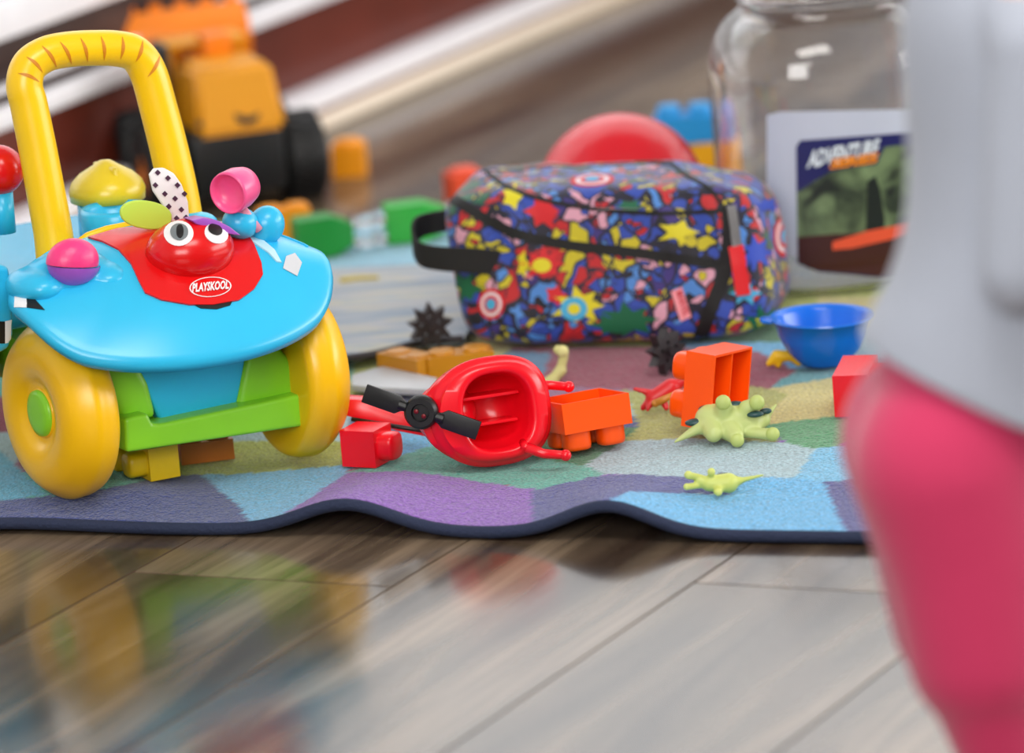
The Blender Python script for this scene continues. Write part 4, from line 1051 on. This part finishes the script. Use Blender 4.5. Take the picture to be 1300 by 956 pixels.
# ------------------------------------------------------------------ big clear jar
def build_jar():
    b = RG(1064, 346); M = frame(Vector((b.x, b.y, b.z + .002)), 8)
    cm = bpy.data.materials.new('clear jar plastic'); cm.use_nodes = True
    p = cm.node_tree.nodes['Principled BSDF']; p.inputs['Transmission Weight'].default_value = 1; p.inputs['Roughness'].default_value = 0.03; p.inputs['IOR'].default_value = 1.42; p.inputs['Base Color'].default_value = (0.97, 0.97, 0.985, 1)
    outer = [(0.0, 0.002), (0.09, 0.0), (0.108, 0.004), (0.114, 0.014), (0.1135, 0.03), (0.1150, 0.05), (0.1150, 0.20), (0.1140, 0.225), (0.109, 0.245), (0.099, 0.262), (0.087, 0.272), (0.0825, 0.277), (0.0805, 0.283), (0.082, 0.287), (0.0845, 0.289), (0.082, 0.292), (0.0795, 0.296), (0.0795, 0.301), (0.082, 0.303), (0.0795, 0.306), (0.0795, 0.322)]
    th = 0.0022; outer = [(r * 1.035, z * 1.035) for r, z in outer]
    inner = [(max(0, r - th), z + (th if i < 3 else 0)) for i, (r, z) in enumerate(outer)]
    def sm(pr): return [(max(0, v.x), v.y) for v in smooth_path([(r, z, 0) for r, z in pr], 3)]
    bm = NB(); lathe(bm, sm(outer) + list(reversed(sm(inner))), 96, sup=2.7)
    bmesh.ops.remove_doubles(bm, verts=bm.verts, dist=1e-5)
    t = obj('plastic_jar', bm, cm); t.matrix_world = M; tag(t, 'big clear plastic jar with screw neck and a dark picture label', 'jar')
    bo = NB(); lathe(bo, sm(outer), 96, sup=2.7); bmesh.ops.remove_doubles(bo, verts=bo.verts, dist=1e-5); jb = bvh(bo); bo.free()
    WL = mat('white paper label', (192, 198, 216), 0.5, vary=0.02)
    bl = drape('backing_label', flat([(974, 146), (990, 142), (1186, 138), (1186, 320), (974, 326)]), jb, M, 0.0010, WL, t, 0.0006, 5)
    lab = [(1011, 186), (1016, 178), (1184, 166), (1184, 344), (1170, 351), (1120, 352), (1040, 345), (1013, 334)]
    L1 = drape('picture_label', flat(lab), jb, M, 0.0022, mat('navy print', (22, 26, 92), 0.4), t, 0.0006, 5)
    gm = bpy.data.materials.new('mossy green print'); gm.use_nodes = True
    nt = gm.node_tree; N = nt.nodes.new; L = nt.links.new; pb = nt.nodes['Principled BSDF']
    tc = N('ShaderNodeTexCoord'); nz = N('ShaderNodeTexNoise'); nz.inputs['Scale'].default_value = 22; nz.inputs['Detail'].default_value = 3; nz.inputs['Distortion'].default_value = 1.2; L(tc.outputs['Object'], nz.inputs['Vector'])
    cr = N('ShaderNodeValToRGB'); cr.color_ramp.elements[0].position = .35; cr.color_ramp.elements[0].color = lin((28, 36, 30)); cr.color_ramp.elements[1].position = .68; cr.color_ramp.elements[1].color = lin((124, 146, 104)); L(nz.outputs['Fac'], cr.inputs['Fac']); L(cr.outputs['Color'], pb.inputs['Base Color']); pb.inputs['Roughness'].default_value = 0.4
    drape('green_print', flat([(1012, 244), (1030, 232), (1052, 218), (1080, 212), (1112, 208), (1122, 186), (1140, 184), (1183, 182), (1183, 320), (1013, 320)]), jb, M, 0.0032, gm, L1, 0.0005, 5)
    drape('dark_print', flat([(1013, 300), (1060, 296), (1183, 296), (1183, 342), (1168, 350), (1120, 350), (1040, 343), (1014, 332)]), jb, M, 0.0042, mat('dark red brown print', (62, 22, 20), 0.4), L1, 0.0005, 5)
    drape('green_mound_shade', flat([(1100, 230), (1110, 222), (1116, 240), (1122, 280), (1118, 300), (1098, 300)]), jb, M, 0.0042, mat('black green print', (22, 30, 26), 0.4), L1, 0.0005, 5)
    drape('red_stripe', flat([(1056, 306), (1100, 292), (1160, 281), (1182, 280), (1182, 291), (1150, 298), (1080, 314), (1056, 316)]), jb, M, 0.0052, mat('orange red print', (226, 84, 50), 0.4), L1, 0.0005, 5)
    drape('lettering', text2('ADVENTURE', 1024, 213, 92, -16, 22, shear=0.35, bold=0.035), jb, M, 0.0044, mat('white print', (226, 236, 244), 0.4), L1, 0.0003, 9)
    drape('lettering', text2('SERIES', 1052, 214, 62, -9, 13, shear=0.25, bold=0.05), jb, M, 0.0052, mat('orange print', (238, 140, 20), 0.4), L1, 0.0003, 9)
    # faint label on the far side, seen through the plastic
    return t
build_jar()
# ------------------------------------------------------------------ printed lunch bag
def bag_mat():
    m = bpy.data.materials.new('comic print fabric'); m.use_nodes = True
    nt = m.node_tree; b = nt.nodes['Principled BSDF']; N = nt.nodes.new; L = nt.links.new
    tc = N('ShaderNodeTexCoord')
    nz = N('ShaderNodeTexNoise'); nz.inputs['Scale'].default_value = 26; nz.inputs['Detail'].default_value = 2; L(tc.outputs['Object'], nz.inputs['Vector'])
    ds = N('ShaderNodeMix'); ds.data_type = 'VECTOR'; ds.inputs[0].default_value = 0.035
    L(tc.outputs['Object'], ds.inputs[4]); L(nz.outputs['Color'], ds.inputs[5])
    def vor(scale, feat, off):
        mp = N('ShaderNodeMapping'); mp.inputs['Location'].default_value = off; L(ds.outputs[1], mp.inputs['Vector'])
        v = N('ShaderNodeTexVoronoi'); v.feature = feat; v.inputs['Scale'].default_value = scale; L(mp.outputs['Vector'], v.inputs['Vector']); return v
    def ramp(src, stops):
        cr = N('ShaderNodeValToRGB'); cr.color_ramp.interpolation = 'CONSTANT'; e = cr.color_ramp.elements
        e[0].position = 0; e[0].color = lin(stops[0][1]); e[1].position = stops[1][0]; e[1].color = lin(stops[1][1])
        for p, c in stops[2:]: k = e.new(p); k.color = lin(c)
        L(src, cr.inputs['Fac']); return cr
    BLU, LBL, RD, YL, GR, BK, PK, PU = (40, 70, 168), (74, 132, 206), (186, 22, 30), (196, 182, 26), (8, 86, 58), (14, 14, 30), (214, 156, 178), (56, 40, 118)
    v1 = vor(42, 'F1', (0, 0, 0)); sp1 = N('ShaderNodeSeparateColor'); L(v1.outputs['Color'], sp1.inputs[0])
    c1 = ramp(sp1.outputs[0], [(0, BLU), (.26, LBL), (.36, RD), (.52, PU), (.62, YL), (.72, BLU), (.84, GR), (.93, PK)])
    v2 = vor(96, 'F1', (3, 1, 2)); sp2 = N('ShaderNodeSeparateColor'); L(v2.outputs['Color'], sp2.inputs[0])
    c2 = ramp(sp2.outputs[1], [(0, RD), (.2, YL), (.36, BLU), (.55, BK), (.68, LBL), (.78, RD), (.88, PK), (.94, YL)])
    gt = N('ShaderNodeMath'); gt.operation = 'GREATER_THAN'; gt.inputs[1].default_value = 0.55; L(sp2.outputs[2], gt.inputs[0])
    mx = N('ShaderNodeMix'); mx.data_type = 'RGBA'; L(gt.outputs[0], mx.inputs[0]); L(c1.outputs['Color'], mx.inputs[6]); L(c2.outputs['Color'], mx.inputs[7])
    e1 = vor(42, 'DISTANCE_TO_EDGE', (0, 0, 0)); lt = N('ShaderNodeMath'); lt.operation = 'LESS_THAN'; lt.inputs[1].default_value = 0.055; L(e1.outputs['Distance'], lt.inputs[0])
    e2 = vor(96, 'DISTANCE_TO_EDGE', (3, 1, 2)); lt2 = N('ShaderNodeMath'); lt2.operation = 'LESS_THAN'; lt2.inputs[1].default_value = 0.075; L(e2.outputs['Distance'], lt2.inputs[0])
    ml = N('ShaderNodeMath'); ml.operation = 'MULTIPLY'; L(lt2.outputs[0], ml.inputs[0]); L(gt.outputs[0], ml.inputs[1])
    mm = N('ShaderNodeMath'); mm.operation = 'MAXIMUM'; L(lt.outputs[0], mm.inputs[0]); L(ml.outputs[0], mm.inputs[1])
    m2 = N('ShaderNodeMix'); m2.data_type = 'RGBA'; L(mm.outputs[0], m2.inputs[0]); L(mx.outputs[2], m2.inputs[6]); m2.inputs[7].default_value = lin((20, 20, 44))
    L(m2.outputs[2], b.inputs['Base Color']); b.inputs['Roughness'].default_value = 0.6; b.inputs['Sheen Weight'].default_value = 0.2
    wv = N('ShaderNodeTexNoise'); wv.inputs['Scale'].default_value = 500; L(tc.outputs['Object'], wv.inputs['Vector'])
    bp = N('ShaderNodeBump'); bp.inputs['Strength'].default_value = 0.4; bp.inputs['Distance'].default_value = 0.001; L(wv.outputs['Fac'], bp.inputs['Height']); L(bp.outputs['Normal'], b.inputs['Normal'])
    return m
def build_bag():
    b = RG(768, 447)
    M = frame(Vector((b.x, b.y, b.z + .003)), -13)
    # local: x along the bag, y back, z up. front long side at y=0
    Lx, Dy, Hz = 0.345, 0.192, 0.163
    bm = NB()
    def pt(a, e):
        """superellipsoid with a lifted, sagging top: a around, e from bottom to top"""
        ca, sa = math.cos(a), math.sin(a); ce, se = math.cos(e), math.sin(e)
        f = lambda v, p: math.copysign(abs(v) ** p, v)
        x = Lx / 2 * f(ca, 0.34) * f(ce, 0.30); y = Dy / 2 * f(sa, 0.34) * f(ce, 0.30); z = Hz / 2 * f(se, 0.32)
        up = (z / Hz + 0.5)
        # left front top corner is cut down, right end rounds off towards the back
        x2 = x / (Lx / 2); y2 = y / (Dy / 2)
        z -= up * 0.010 * max(0, -x2) ** 2 * max(0, -y2)
        z -= up * 0.040 * max(0, x2 - 0.2) ** 1.5 * (0.6 + 0.5 * y2)
        z -= up * 0.006 * math.cos(x2 * 2.2) * 0.5
        x -= up * 0.012 * max(0, x2)
        x += (1 - up) * 0.020 * max(0, -x2)
        y += up * 0.022 * max(0, -y2)
        z += 0.0016 * math.sin(x * 90 + y * 40) * up
        y += 0.0016 * math.sin(x * 120 + z * 60)
        return Vector((x, y + Dy / 2, z + Hz / 2))
    NA, NE = 150, 60
    bot = bm.verts.new(pt(0, -PI / 2)); rows = []
    for j in range(1, NE):
        e = -PI / 2 + PI * j / NE
        rows.append([bm.verts.new(pt(2 * PI * k / NA, e)) for k in range(NA)])
    top = bm.verts.new(pt(0, PI / 2))
    for A, B in zip(rows, rows[1:]):
        for k in range(NA): bm.faces.new((A[k], A[(k + 1) % NA], B[(k + 1) % NA], B[k]))
    for k in range(NA):
        bm.faces.new((rows[0][(k + 1) % NA], rows[0][k], bot)); bm.faces.new((rows[-1][k], rows[-1][(k + 1) % NA], top))
    bmesh.ops.recalc_face_normals(bm, faces=bm.faces)
    bb = bvh(bm)
    t = obj('lunch_bag', bm, bag_mat()); t.matrix_world = M
    tag(t, 'soft lunch bag with busy red, blue and yellow comic print and black zips', 'bag')
    BW = mat('black webbing', (14, 14, 16), 0.7, bump=0.3, bscale=400)
    def band(name, pts, w, off=0.0012, m=BW, thick=0.0016, parent=t):
        p = [Vector((x, y, 0)) for x, y in pts]; p = smooth_path(p, 5); L_, R2 = [], []
        for i, q in enumerate(p):
            d = (p[min(i + 1, len(p) - 1)] - p[max(0, i - 1)]).normalized(); n = Vector((-d.y, d.x, 0)) * w / 2
            L_.append((q.x + n.x, q.y + n.y)); R2.append((q.x - n.x, q.y - n.y))
        bm = bmesh.new(); a = [bm.verts.new((x, y, 0)) for x, y in L_]; c = [bm.verts.new((x, y, 0)) for x, y in R2]
        for i in range(len(a) - 1): bm.faces.new((a[i], a[i + 1], c[i + 1], c[i]))
        return drape(name, bm, bb, M, off, m, parent, thick, 5)
    band('piping', [(604, 205), (620, 220), (645, 238), (690, 254), (760, 266), (840, 271), (920, 267)], 5)
    band('zip', [(566, 248), (590, 262), (620, 280), (660, 298), (720, 311), (790, 319), (860, 328), (924, 338)], 13)
    band('zip', [(924, 262), (926, 300), (920, 345), (905, 385), (888, 432)], 18)
    band('piping', [(920, 266), (900, 240), (870, 222), (850, 206)], 4)
    band('piping', [(606, 201), (680, 199), (760, 200), (850, 208)], 3)
    # zip pull: grey slider and red tag
    zp = band('zip_pull', [(927, 262), (931, 288), (935, 312)], 11, 0.005, mat('grey metal slider', (140, 140, 142), 0.35, metal=0.6), 0.003)
    band('pull_tag', [(933, 312), (938, 340), (943, 374)], 17, 0.005, mat('red tag', (222, 20, 30), 0.5), 0.003)['label'] = 'bright red fabric pull tag'
    drape('zip_end', flat(oval(609, 205, 5, 4)), bb, M, 0.005, WHITE, t, 0.004, 3)
    # printed marks
    PR = lambda n_, c: mat(n_, c, 0.6)
    YL, RD, BL, LB, WH, GR, PKc = PR('yellow print ink', (216, 204, 30)), PR('red print ink', (206, 26, 36)), PR('blue print ink', (40, 70, 180)), PR('light blue print ink', (70, 170, 214)), PR('white print ink', (226, 214, 222)), PR('green print ink', (8, 96, 62)), PR('pink print ink', (240, 150, 160))
    def rings(cx, cy, rx, ry, rot=0):
        drape('ring_print', flat(oval(cx, cy, rx, ry, rot=rot)), bb, M, 0.0006, RD, t, 0.0004)
        drape('ring_print', flat(oval(cx, cy, rx * .78, ry * .78, rot=rot)), bb, M, 0.0010, WH, t, 0.0004)
        drape('ring_print', flat(oval(cx, cy, rx * .56, ry * .56, rot=rot)), bb, M, 0.0014, RD, t, 0.0004)
        drape('ring_print', flat(oval(cx, cy, rx * .36, ry * .36, rot=rot)), bb, M, 0.0018, LB, t, 0.0004)
    rings(624, 386, 17, 20); rings(994, 300, 12, 26); rings(752, 229, 28, 8, -4)
    def blob(cx, cy, r, n, m, off=0.0008, seed=1, sq=1.0):
        rn = random.Random(seed); pts = []
        for k in range(n * 2):
            a = PI * k / n; rr = r * (1.0 if k % 2 == 0 else 0.55) * rn.uniform(0.8, 1.15); pts.append((cx + rr * math.cos(a), cy + rr * math.sin(a) * sq))
        drape('splash_print', flat(pts), bb, M, off, m, t, 0.0003)
    blob(737, 388, 36, 7, YL, seed=4, sq=0.75); drape('round_print', flat(oval(729, 392, 17, 15)), bb, M, 0.0014, LB, t, 0.0004); drape('round_print', flat(oval(729, 392, 8, 7)), bb, M, 0.0018, YL, t, 0.0004)
    blob(690, 335, 30, 8, RD, seed=9, sq=0.8); drape('round_print', flat(oval(688, 337, 12, 9)), bb, M, 0.0014, YL, t, 0.0004)
    blob(590, 366, 22, 6, GR, seed=2); blob(800, 405, 38, 7, GR, seed=5, sq=0.55); blob(775, 412, 26, 6, GR, seed=8, sq=0.6)
    blob(705, 375, 15, 5, RD, seed=6); blob(664, 335, 9, 5, YL, seed=3, sq=2.4); blob(650, 250, 16, 5, YL, seed=13, sq=1.1); blob(690, 268, 24, 6, RD, seed=21, sq=1.1)
    blob(860, 295, 26, 5, YL, seed=15, sq=.6); blob(960, 320, 22, 7, BL, seed=17); blob(975, 260, 18, 6, BL, seed=19, sq=.6); blob(945, 372, 20, 6, LB, seed=23, sq=.8); blob(800, 262, 22, 6, GR, seed=31, sq=.4)
    blob(725, 312, 16, 5, YL, seed=33, sq=.7)
    blob(968, 415, 22, 7, GR, seed=41, sq=1.3); blob(966, 412, 9, 5, YL, seed=43, sq=1.6)
    tg = drape('print_tag', flat([(852, 370), (866, 364), (878, 402), (864, 408)]), bb, M, 0.0012, PKc, t, 0.0004)
    tb = NB(); drape('lettering', text2('MARVEL', 858, 371, 10, 31, 9, vx=(0.95, -0.35), bold=0.02), bb, M, 0.0016, mat('red lettering', (196, 30, 50), 0.5), tg, 0.0003, 6)
    # webbing handle: a flat loop standing off the left end
    Zh = proj(M @ Vector((-Lx / 2, 0.02, 0.06)))[2]
    loop = [(655, 336, -.020), (625, 333, -.026), (590, 330, -.024), (556, 328, -.018), (533, 322, -.008), (525, 305, .004), (530, 290, .016), (548, 283, .028), (575, 279, .034), (600, 277, .038)]
    pts = smooth_path([M.inverted() @ P(x, y, Zh + d) for x, y, d in loop], 6)
    bm = NB(); uz = Vector((0, 0, 1)); rows = []
    for i, p in enumerate(pts):
        d = (pts[min(i + 1, len(pts) - 1)] - pts[max(0, i - 1)]).normalized(); s_ = d.cross(uz).normalized()
        k = i / (len(pts) - 1); h_ = 0.0135 - 0.003 * k
        rows.append([bm.verts.new(p + uz * a * h_ + s_ * c_ * 0.0018) for a, c_ in ((-1, -1), (1, -1), (1, 1), (-1, 1))])
    for A, B in zip(rows, rows[1:]):
        for k in range(4): bm.faces.new((A[k], A[(k + 1) % 4], B[(k + 1) % 4], B[k]))
    bm.faces.new(rows[0]); bm.faces.new(rows[-1])
    obj('carry_strap', bm, BW, t, sharp=50)
    return t
build_bag()

# ------------------------------------------------------------------ the child, seen from the back and side, head above the picture
def build_child():
    Zc = 3.95
    hip = P(1258, 500, Zc); k = Zc / F
    ground = Vector((hip.x, hip.y, 0)); hz = hip.z
    yaw = -88
    M = frame(ground, yaw)
    t = thing('person', 'small child standing close by in pink leggings and a pale grey long sleeved shirt', 'person', M)
    Mi = M.inverted()
    # body: one continuous skin. local x = across, y = forward (away), z up
    s = hz / 0.36
    sk = mat('skin', (226, 176, 150), 0.5, sss=0.1)
    def V(x, y, z): return Vector((x * s, y * s, (z if z < 0.36 else 0.36 + (z - 0.36) * 1.2) * s))
    segs = []
    def seg(a, b, ra, rb): segs.append((V(*a), V(*b), ra * s, rb * s))
    for sd in (-1, 1):
        seg((0.040 * sd, -0.006, 0.340), (0.050 * sd, -0.004, 0.185), 0.050, 0.040)     # thigh
        seg((0.054 * sd, 0.008, 0.185), (0.056 * sd, -0.010, 0.050), 0.037, 0.023)  # calf
        seg((0.056 * sd, -0.010, 0.045), (0.058 * sd, -0.012, 0.022), 0.023, 0.020)
        seg((0.058 * sd, -0.014, 0.020), (0.064 * sd, 0.055, 0.015), 0.018, 0.014)  # foot
        for q in range(5):
            seg(((0.052 + 0.006 * q) * sd, 0.062, 0.012), ((0.052 + 0.0065 * q) * sd, 0.074 - 0.003 * q, 0.009), 0.0065, 0.0055)
        # shoulder, upper arm down, forearm reaching forward
        seg((0.066 * sd, 0.034, 0.625), (0.094 * sd, 0.038, 0.595), 0.034, 0.030)
        seg((0.094 * sd, 0.038, 0.595), (0.112 * sd, 0.014, 0.459), 0.028, 0.022)
        seg((0.112 * sd, 0.014, 0.459), (0.095 * sd, 0.150, 0.470), 0.021, 0.015)
        seg((0.094 * sd, 0.158, 0.470), (0.092 * sd, 0.186, 0.468), 0.0155, 0.0165)
        for q in range(4):
            x0 = (0.104 - 0.008 * q) * sd
            seg((x0, 0.192, 0.468), (x0, 0.214, 0.462), 0.0055, 0.005); seg((x0, 0.214, 0.462), (x0 - 0.001 * sd, 0.222, 0.448 + (0.003 if q in (0, 3) else 0)), 0.005, 0.0042)
        seg((0.080 * sd, 0.172, 0.470), (0.072 * sd, 0.190, 0.462), 0.006, 0.005)
    seg((0, 0.0, 0.370), (0, 0.018, 0.42), 0.074, 0.068); seg((0, 0.018, 0.42), (0, 0.022, 0.52), 0.070, 0.068); seg((0, 0.030, 0.52), (0, 0.034, 0.600), 0.074, 0.064)
    seg((0, 0.034, 0.62), (0, 0.036, 0.690), 0.034, 0.032)
    seg((0, 0.038, 0.765), (0, 0.038, 0.785), 0.076, 0.078); seg((0, 0.060, 0.730), (0, 0.064, 0.735), 0.052, 0.052)
    seg((0, 0.118, 0.752), (0, 0.124, 0.746), 0.010, 0.009)                       # nose
    seg((-0.012, 0.109, 0.722), (0.012, 0.109, 0.722), 0.0075, 0.0075)           # lips
    for sd in (-1, 1): seg((0.078 * sd, 0.034, 0.752), (0.083 * sd, 0.026, 0.765), 0.011, 0.011)
    bm = NB(); capsules(bm, segs, 16)
    remesh(obj('body', bm, sk, t), 0.0045 * s, 6)
    # face details
    for sd in (-1, 1):
        bm = NB(); ball(bm, V(0.028 * sd, 0.1065, 0.768), 0.0105 * s, 20); e = obj('eye', bm, WHITE, t)
        bm = NB(); ball(bm, V(0.028 * sd, 0.1135, 0.768), 0.0055 * s, 16); obj('iris', bm, mat('brown iris', (70, 44, 28), 0.2), e)
    hr = mat('brown hair', (92, 62, 40), 0.6, bump=0.8, bscale=220)
    bm = NB(); capsules(bm, [(V(0, 0.020, 0.785), V(0, 0.018, 0.795), 0.086 * s, 0.084 * s), (V(0, -0.010, 0.74), V(0, -0.015, 0.70), 0.060 * s, 0.045 * s)], 24)
    bmesh.ops.bisect_plane(bm, geom=bm.verts[:] + bm.edges[:] + bm.faces[:], plane_co=V(0, 0.092, 0.80), plane_no=Vector((0, 1, -0.5)), clear_outer=True)
    obj('hair', bm, hr, t)
    # clothing: rings fitted to the body
    def loft(name, rings, m, thick=0.003, n=56, wr=0.0, par=t, seed=0):
        bm = NB(); rr = []
        for (c, ax_, ay, tx) in rings:
            ring = []
            for q in range(n):
                a = 2 * PI * q / n
                w_ = 1 + wr * math.sin(3 * a + c[2] * 60 + seed) * math.sin(c[2] * 85 + a)
                x, y = ax_ * math.cos(a) * w_, ay * math.sin(a) * w_
                ring.append(bm.verts.new(V(c[0] + x, c[1] + y, c[2] + tx[0] * x + tx[1] * y)))
            rr.append(ring)
        for A, B in zip(rr, rr[1:]):
            for q in range(n): bm.faces.new((A[q], A[(q + 1) % n], B[(q + 1) % n], B[q]))
        o = obj(name, bm, m, par)
        sd_ = o.modifiers.new('Solidify', 'SOLIDIFY'); sd_.thickness = thick; sd_.offset = 0
        ss = o.modifiers.new('Subdivision', 'SUBSURF'); ss.levels = 1; ss.render_levels = 1
        return o
    PKF = mat('pink knit', (194, 42, 90), 0.85, bump=0.25, bscale=500, vary=0.04, sheen=0.3)
    SHF = mat('pale grey knit', (160, 166, 180), 0.9, bump=0.3, bscale=420, vary=0.04, sheen=0.2)
    # leggings: one continuous garment, hips and both legs merged
    sg = [((0, 0.006, 0.400), (0, -0.006, 0.345), 0.082, 0.090)]
    for sd in (-1, 1):
        sg += [((0.036 * sd, -0.036, 0.318), (0.042 * sd, -0.026, 0.25), 0.080, 0.071), ((0.042 * sd, -0.026, 0.25), (0.050 * sd, -0.022, 0.17), 0.071, 0.062), ((0.050 * sd, -0.022, 0.17), (0.056 * sd, -0.010, 0.065), 0.056, 0.032)]
    bm = NB(); capsules(bm, [(V(*a), V(*b), ra * s, rb * s) for a, b, ra, rb in sg], 18)
    remesh(obj('leggings', bm, PKF, t), 0.005 * s, 24)
    shirt = loft('shirt', [((0, 0.008, 0.358), 0.110, 0.102, (0, -0.44)), ((0, 0.008, 0.366), 0.108, 0.100, (0, -0.42)), ((0, 0.011, 0.395), 0.102, 0.095, (0, -0.28)), ((0, 0.016, 0.425), 0.096, 0.087, (0, -0.14)), ((0, 0.022, 0.46), 0.092, 0.080, (0, -0.05)), ((0, 0.028, 0.50), 0.090, 0.078, (0, 0)), ((0, 0.030, 0.54), 0.090, 0.079, (0, 0)),
                   ((0, 0.030, 0.585), 0.096, 0.080, (0, 0)), ((0, 0.024, 0.625), 0.090, 0.070, (0, 0)), ((0, 0.032, 0.652), 0.060, 0.050, (0, 0)), ((0, 0.034, 0.664), 0.042, 0.042, (0, 0))], SHF, wr=0.018)
    for sd in (-1, 1):
        bm = NB(); capsules(bm, [(V(0.064 * sd, 0.034, 0.612), V(0.094 * sd, 0.038, 0.594), 0.042 * s, 0.038 * s), (V(0.094 * sd, 0.038, 0.594), V(0.112 * sd, 0.014, 0.459), 0.037 * s, 0.032 * s), (V(0.112 * sd, 0.014, 0.459), V(0.096 * sd, 0.140, 0.468), 0.031 * s, 0.023 * s)], 16)
        remesh(obj('sleeve', bm, SHF, shirt), 0.005 * s, 4)
    return t
build_child()
# ------------------------------------------------------------------ light and camera
w = bpy.data.worlds.new('World'); SC.world = w; w.use_nodes = True
nt = w.node_tree; bg = nt.nodes['Background']
bg.inputs['Color'].default_value = (0.98, 0.985, 1.0, 1); bg.inputs['Strength'].default_value = 0.85
def area(name, loc, target, size, energy, col=(1, 1, 1)):
    l = bpy.data.lights.new(name, 'AREA'); l.shape = 'RECTANGLE'; l.size, l.size_y = size; l.energy = energy; l.color = col
    o = bpy.data.objects.new(name, l); COL.objects.link(o); o.location = loc
    o.rotation_euler = (Vector(target) - Vector(loc)).to_track_quat('-Z', 'Y').to_euler()
    return o
area('window_daylight', W(3.05, 7.5, 1.4), (0, 5.3, 0.1), (5.5, 1.6), 200, (1, 0.98, 0.95))
area('glass_door_daylight', W(-3.2, 6.0, 1.3), (0, 5.3, 0.0), (8.0, 1.5), 60, (0.95, 0.98, 1))
area('front_fill', (-0.6, 0.2, 1.9), (0, 5.3, 0.0), (2.4, 1.4), 115, (1, 0.99, 0.97))  # added fill above the camera, brightens the fronts of the toys
area('overhead_fill', (0.4, 3.6, 2.4), (0, 5.0, 0.0), (1.2, 1.2), 48, (1, 0.97, 0.92))  # added overhead fill for the toys, an unseen source
cd = bpy.data.cameras.new('camera'); cam = bpy.data.objects.new('camera', cd); COL.objects.link(cam)
cd.sensor_width = 36; cd.lens = 36 * F / 1300; cd.clip_end = 60; cd.clip_start = 0.05
cam.matrix_world = Matrix.Translation(CAM) @ Matrix((CR, CU, -_f)).transposed().to_4x4()
cd.dof.use_dof = True; cd.dof.focus_distance = 5.12; cd.dof.aperture_fstop = cd.lens / 60.0
SC.camera = cam
SC.view_settings.view_transform = 'Standard'; SC.view_settings.look = 'None'
SC.view_settings.exposure = 0.0; SC.view_settings.gamma = 1.0; SC.view_settings.use_curve_mapping = False
SC.cycles.use_denoising = True
SC.cycles.max_bounces = 8; SC.cycles.transparent_max_bounces = 16; SC.cycles.transmission_bounces = 8
SC.cycles.sample_clamp_indirect = 8
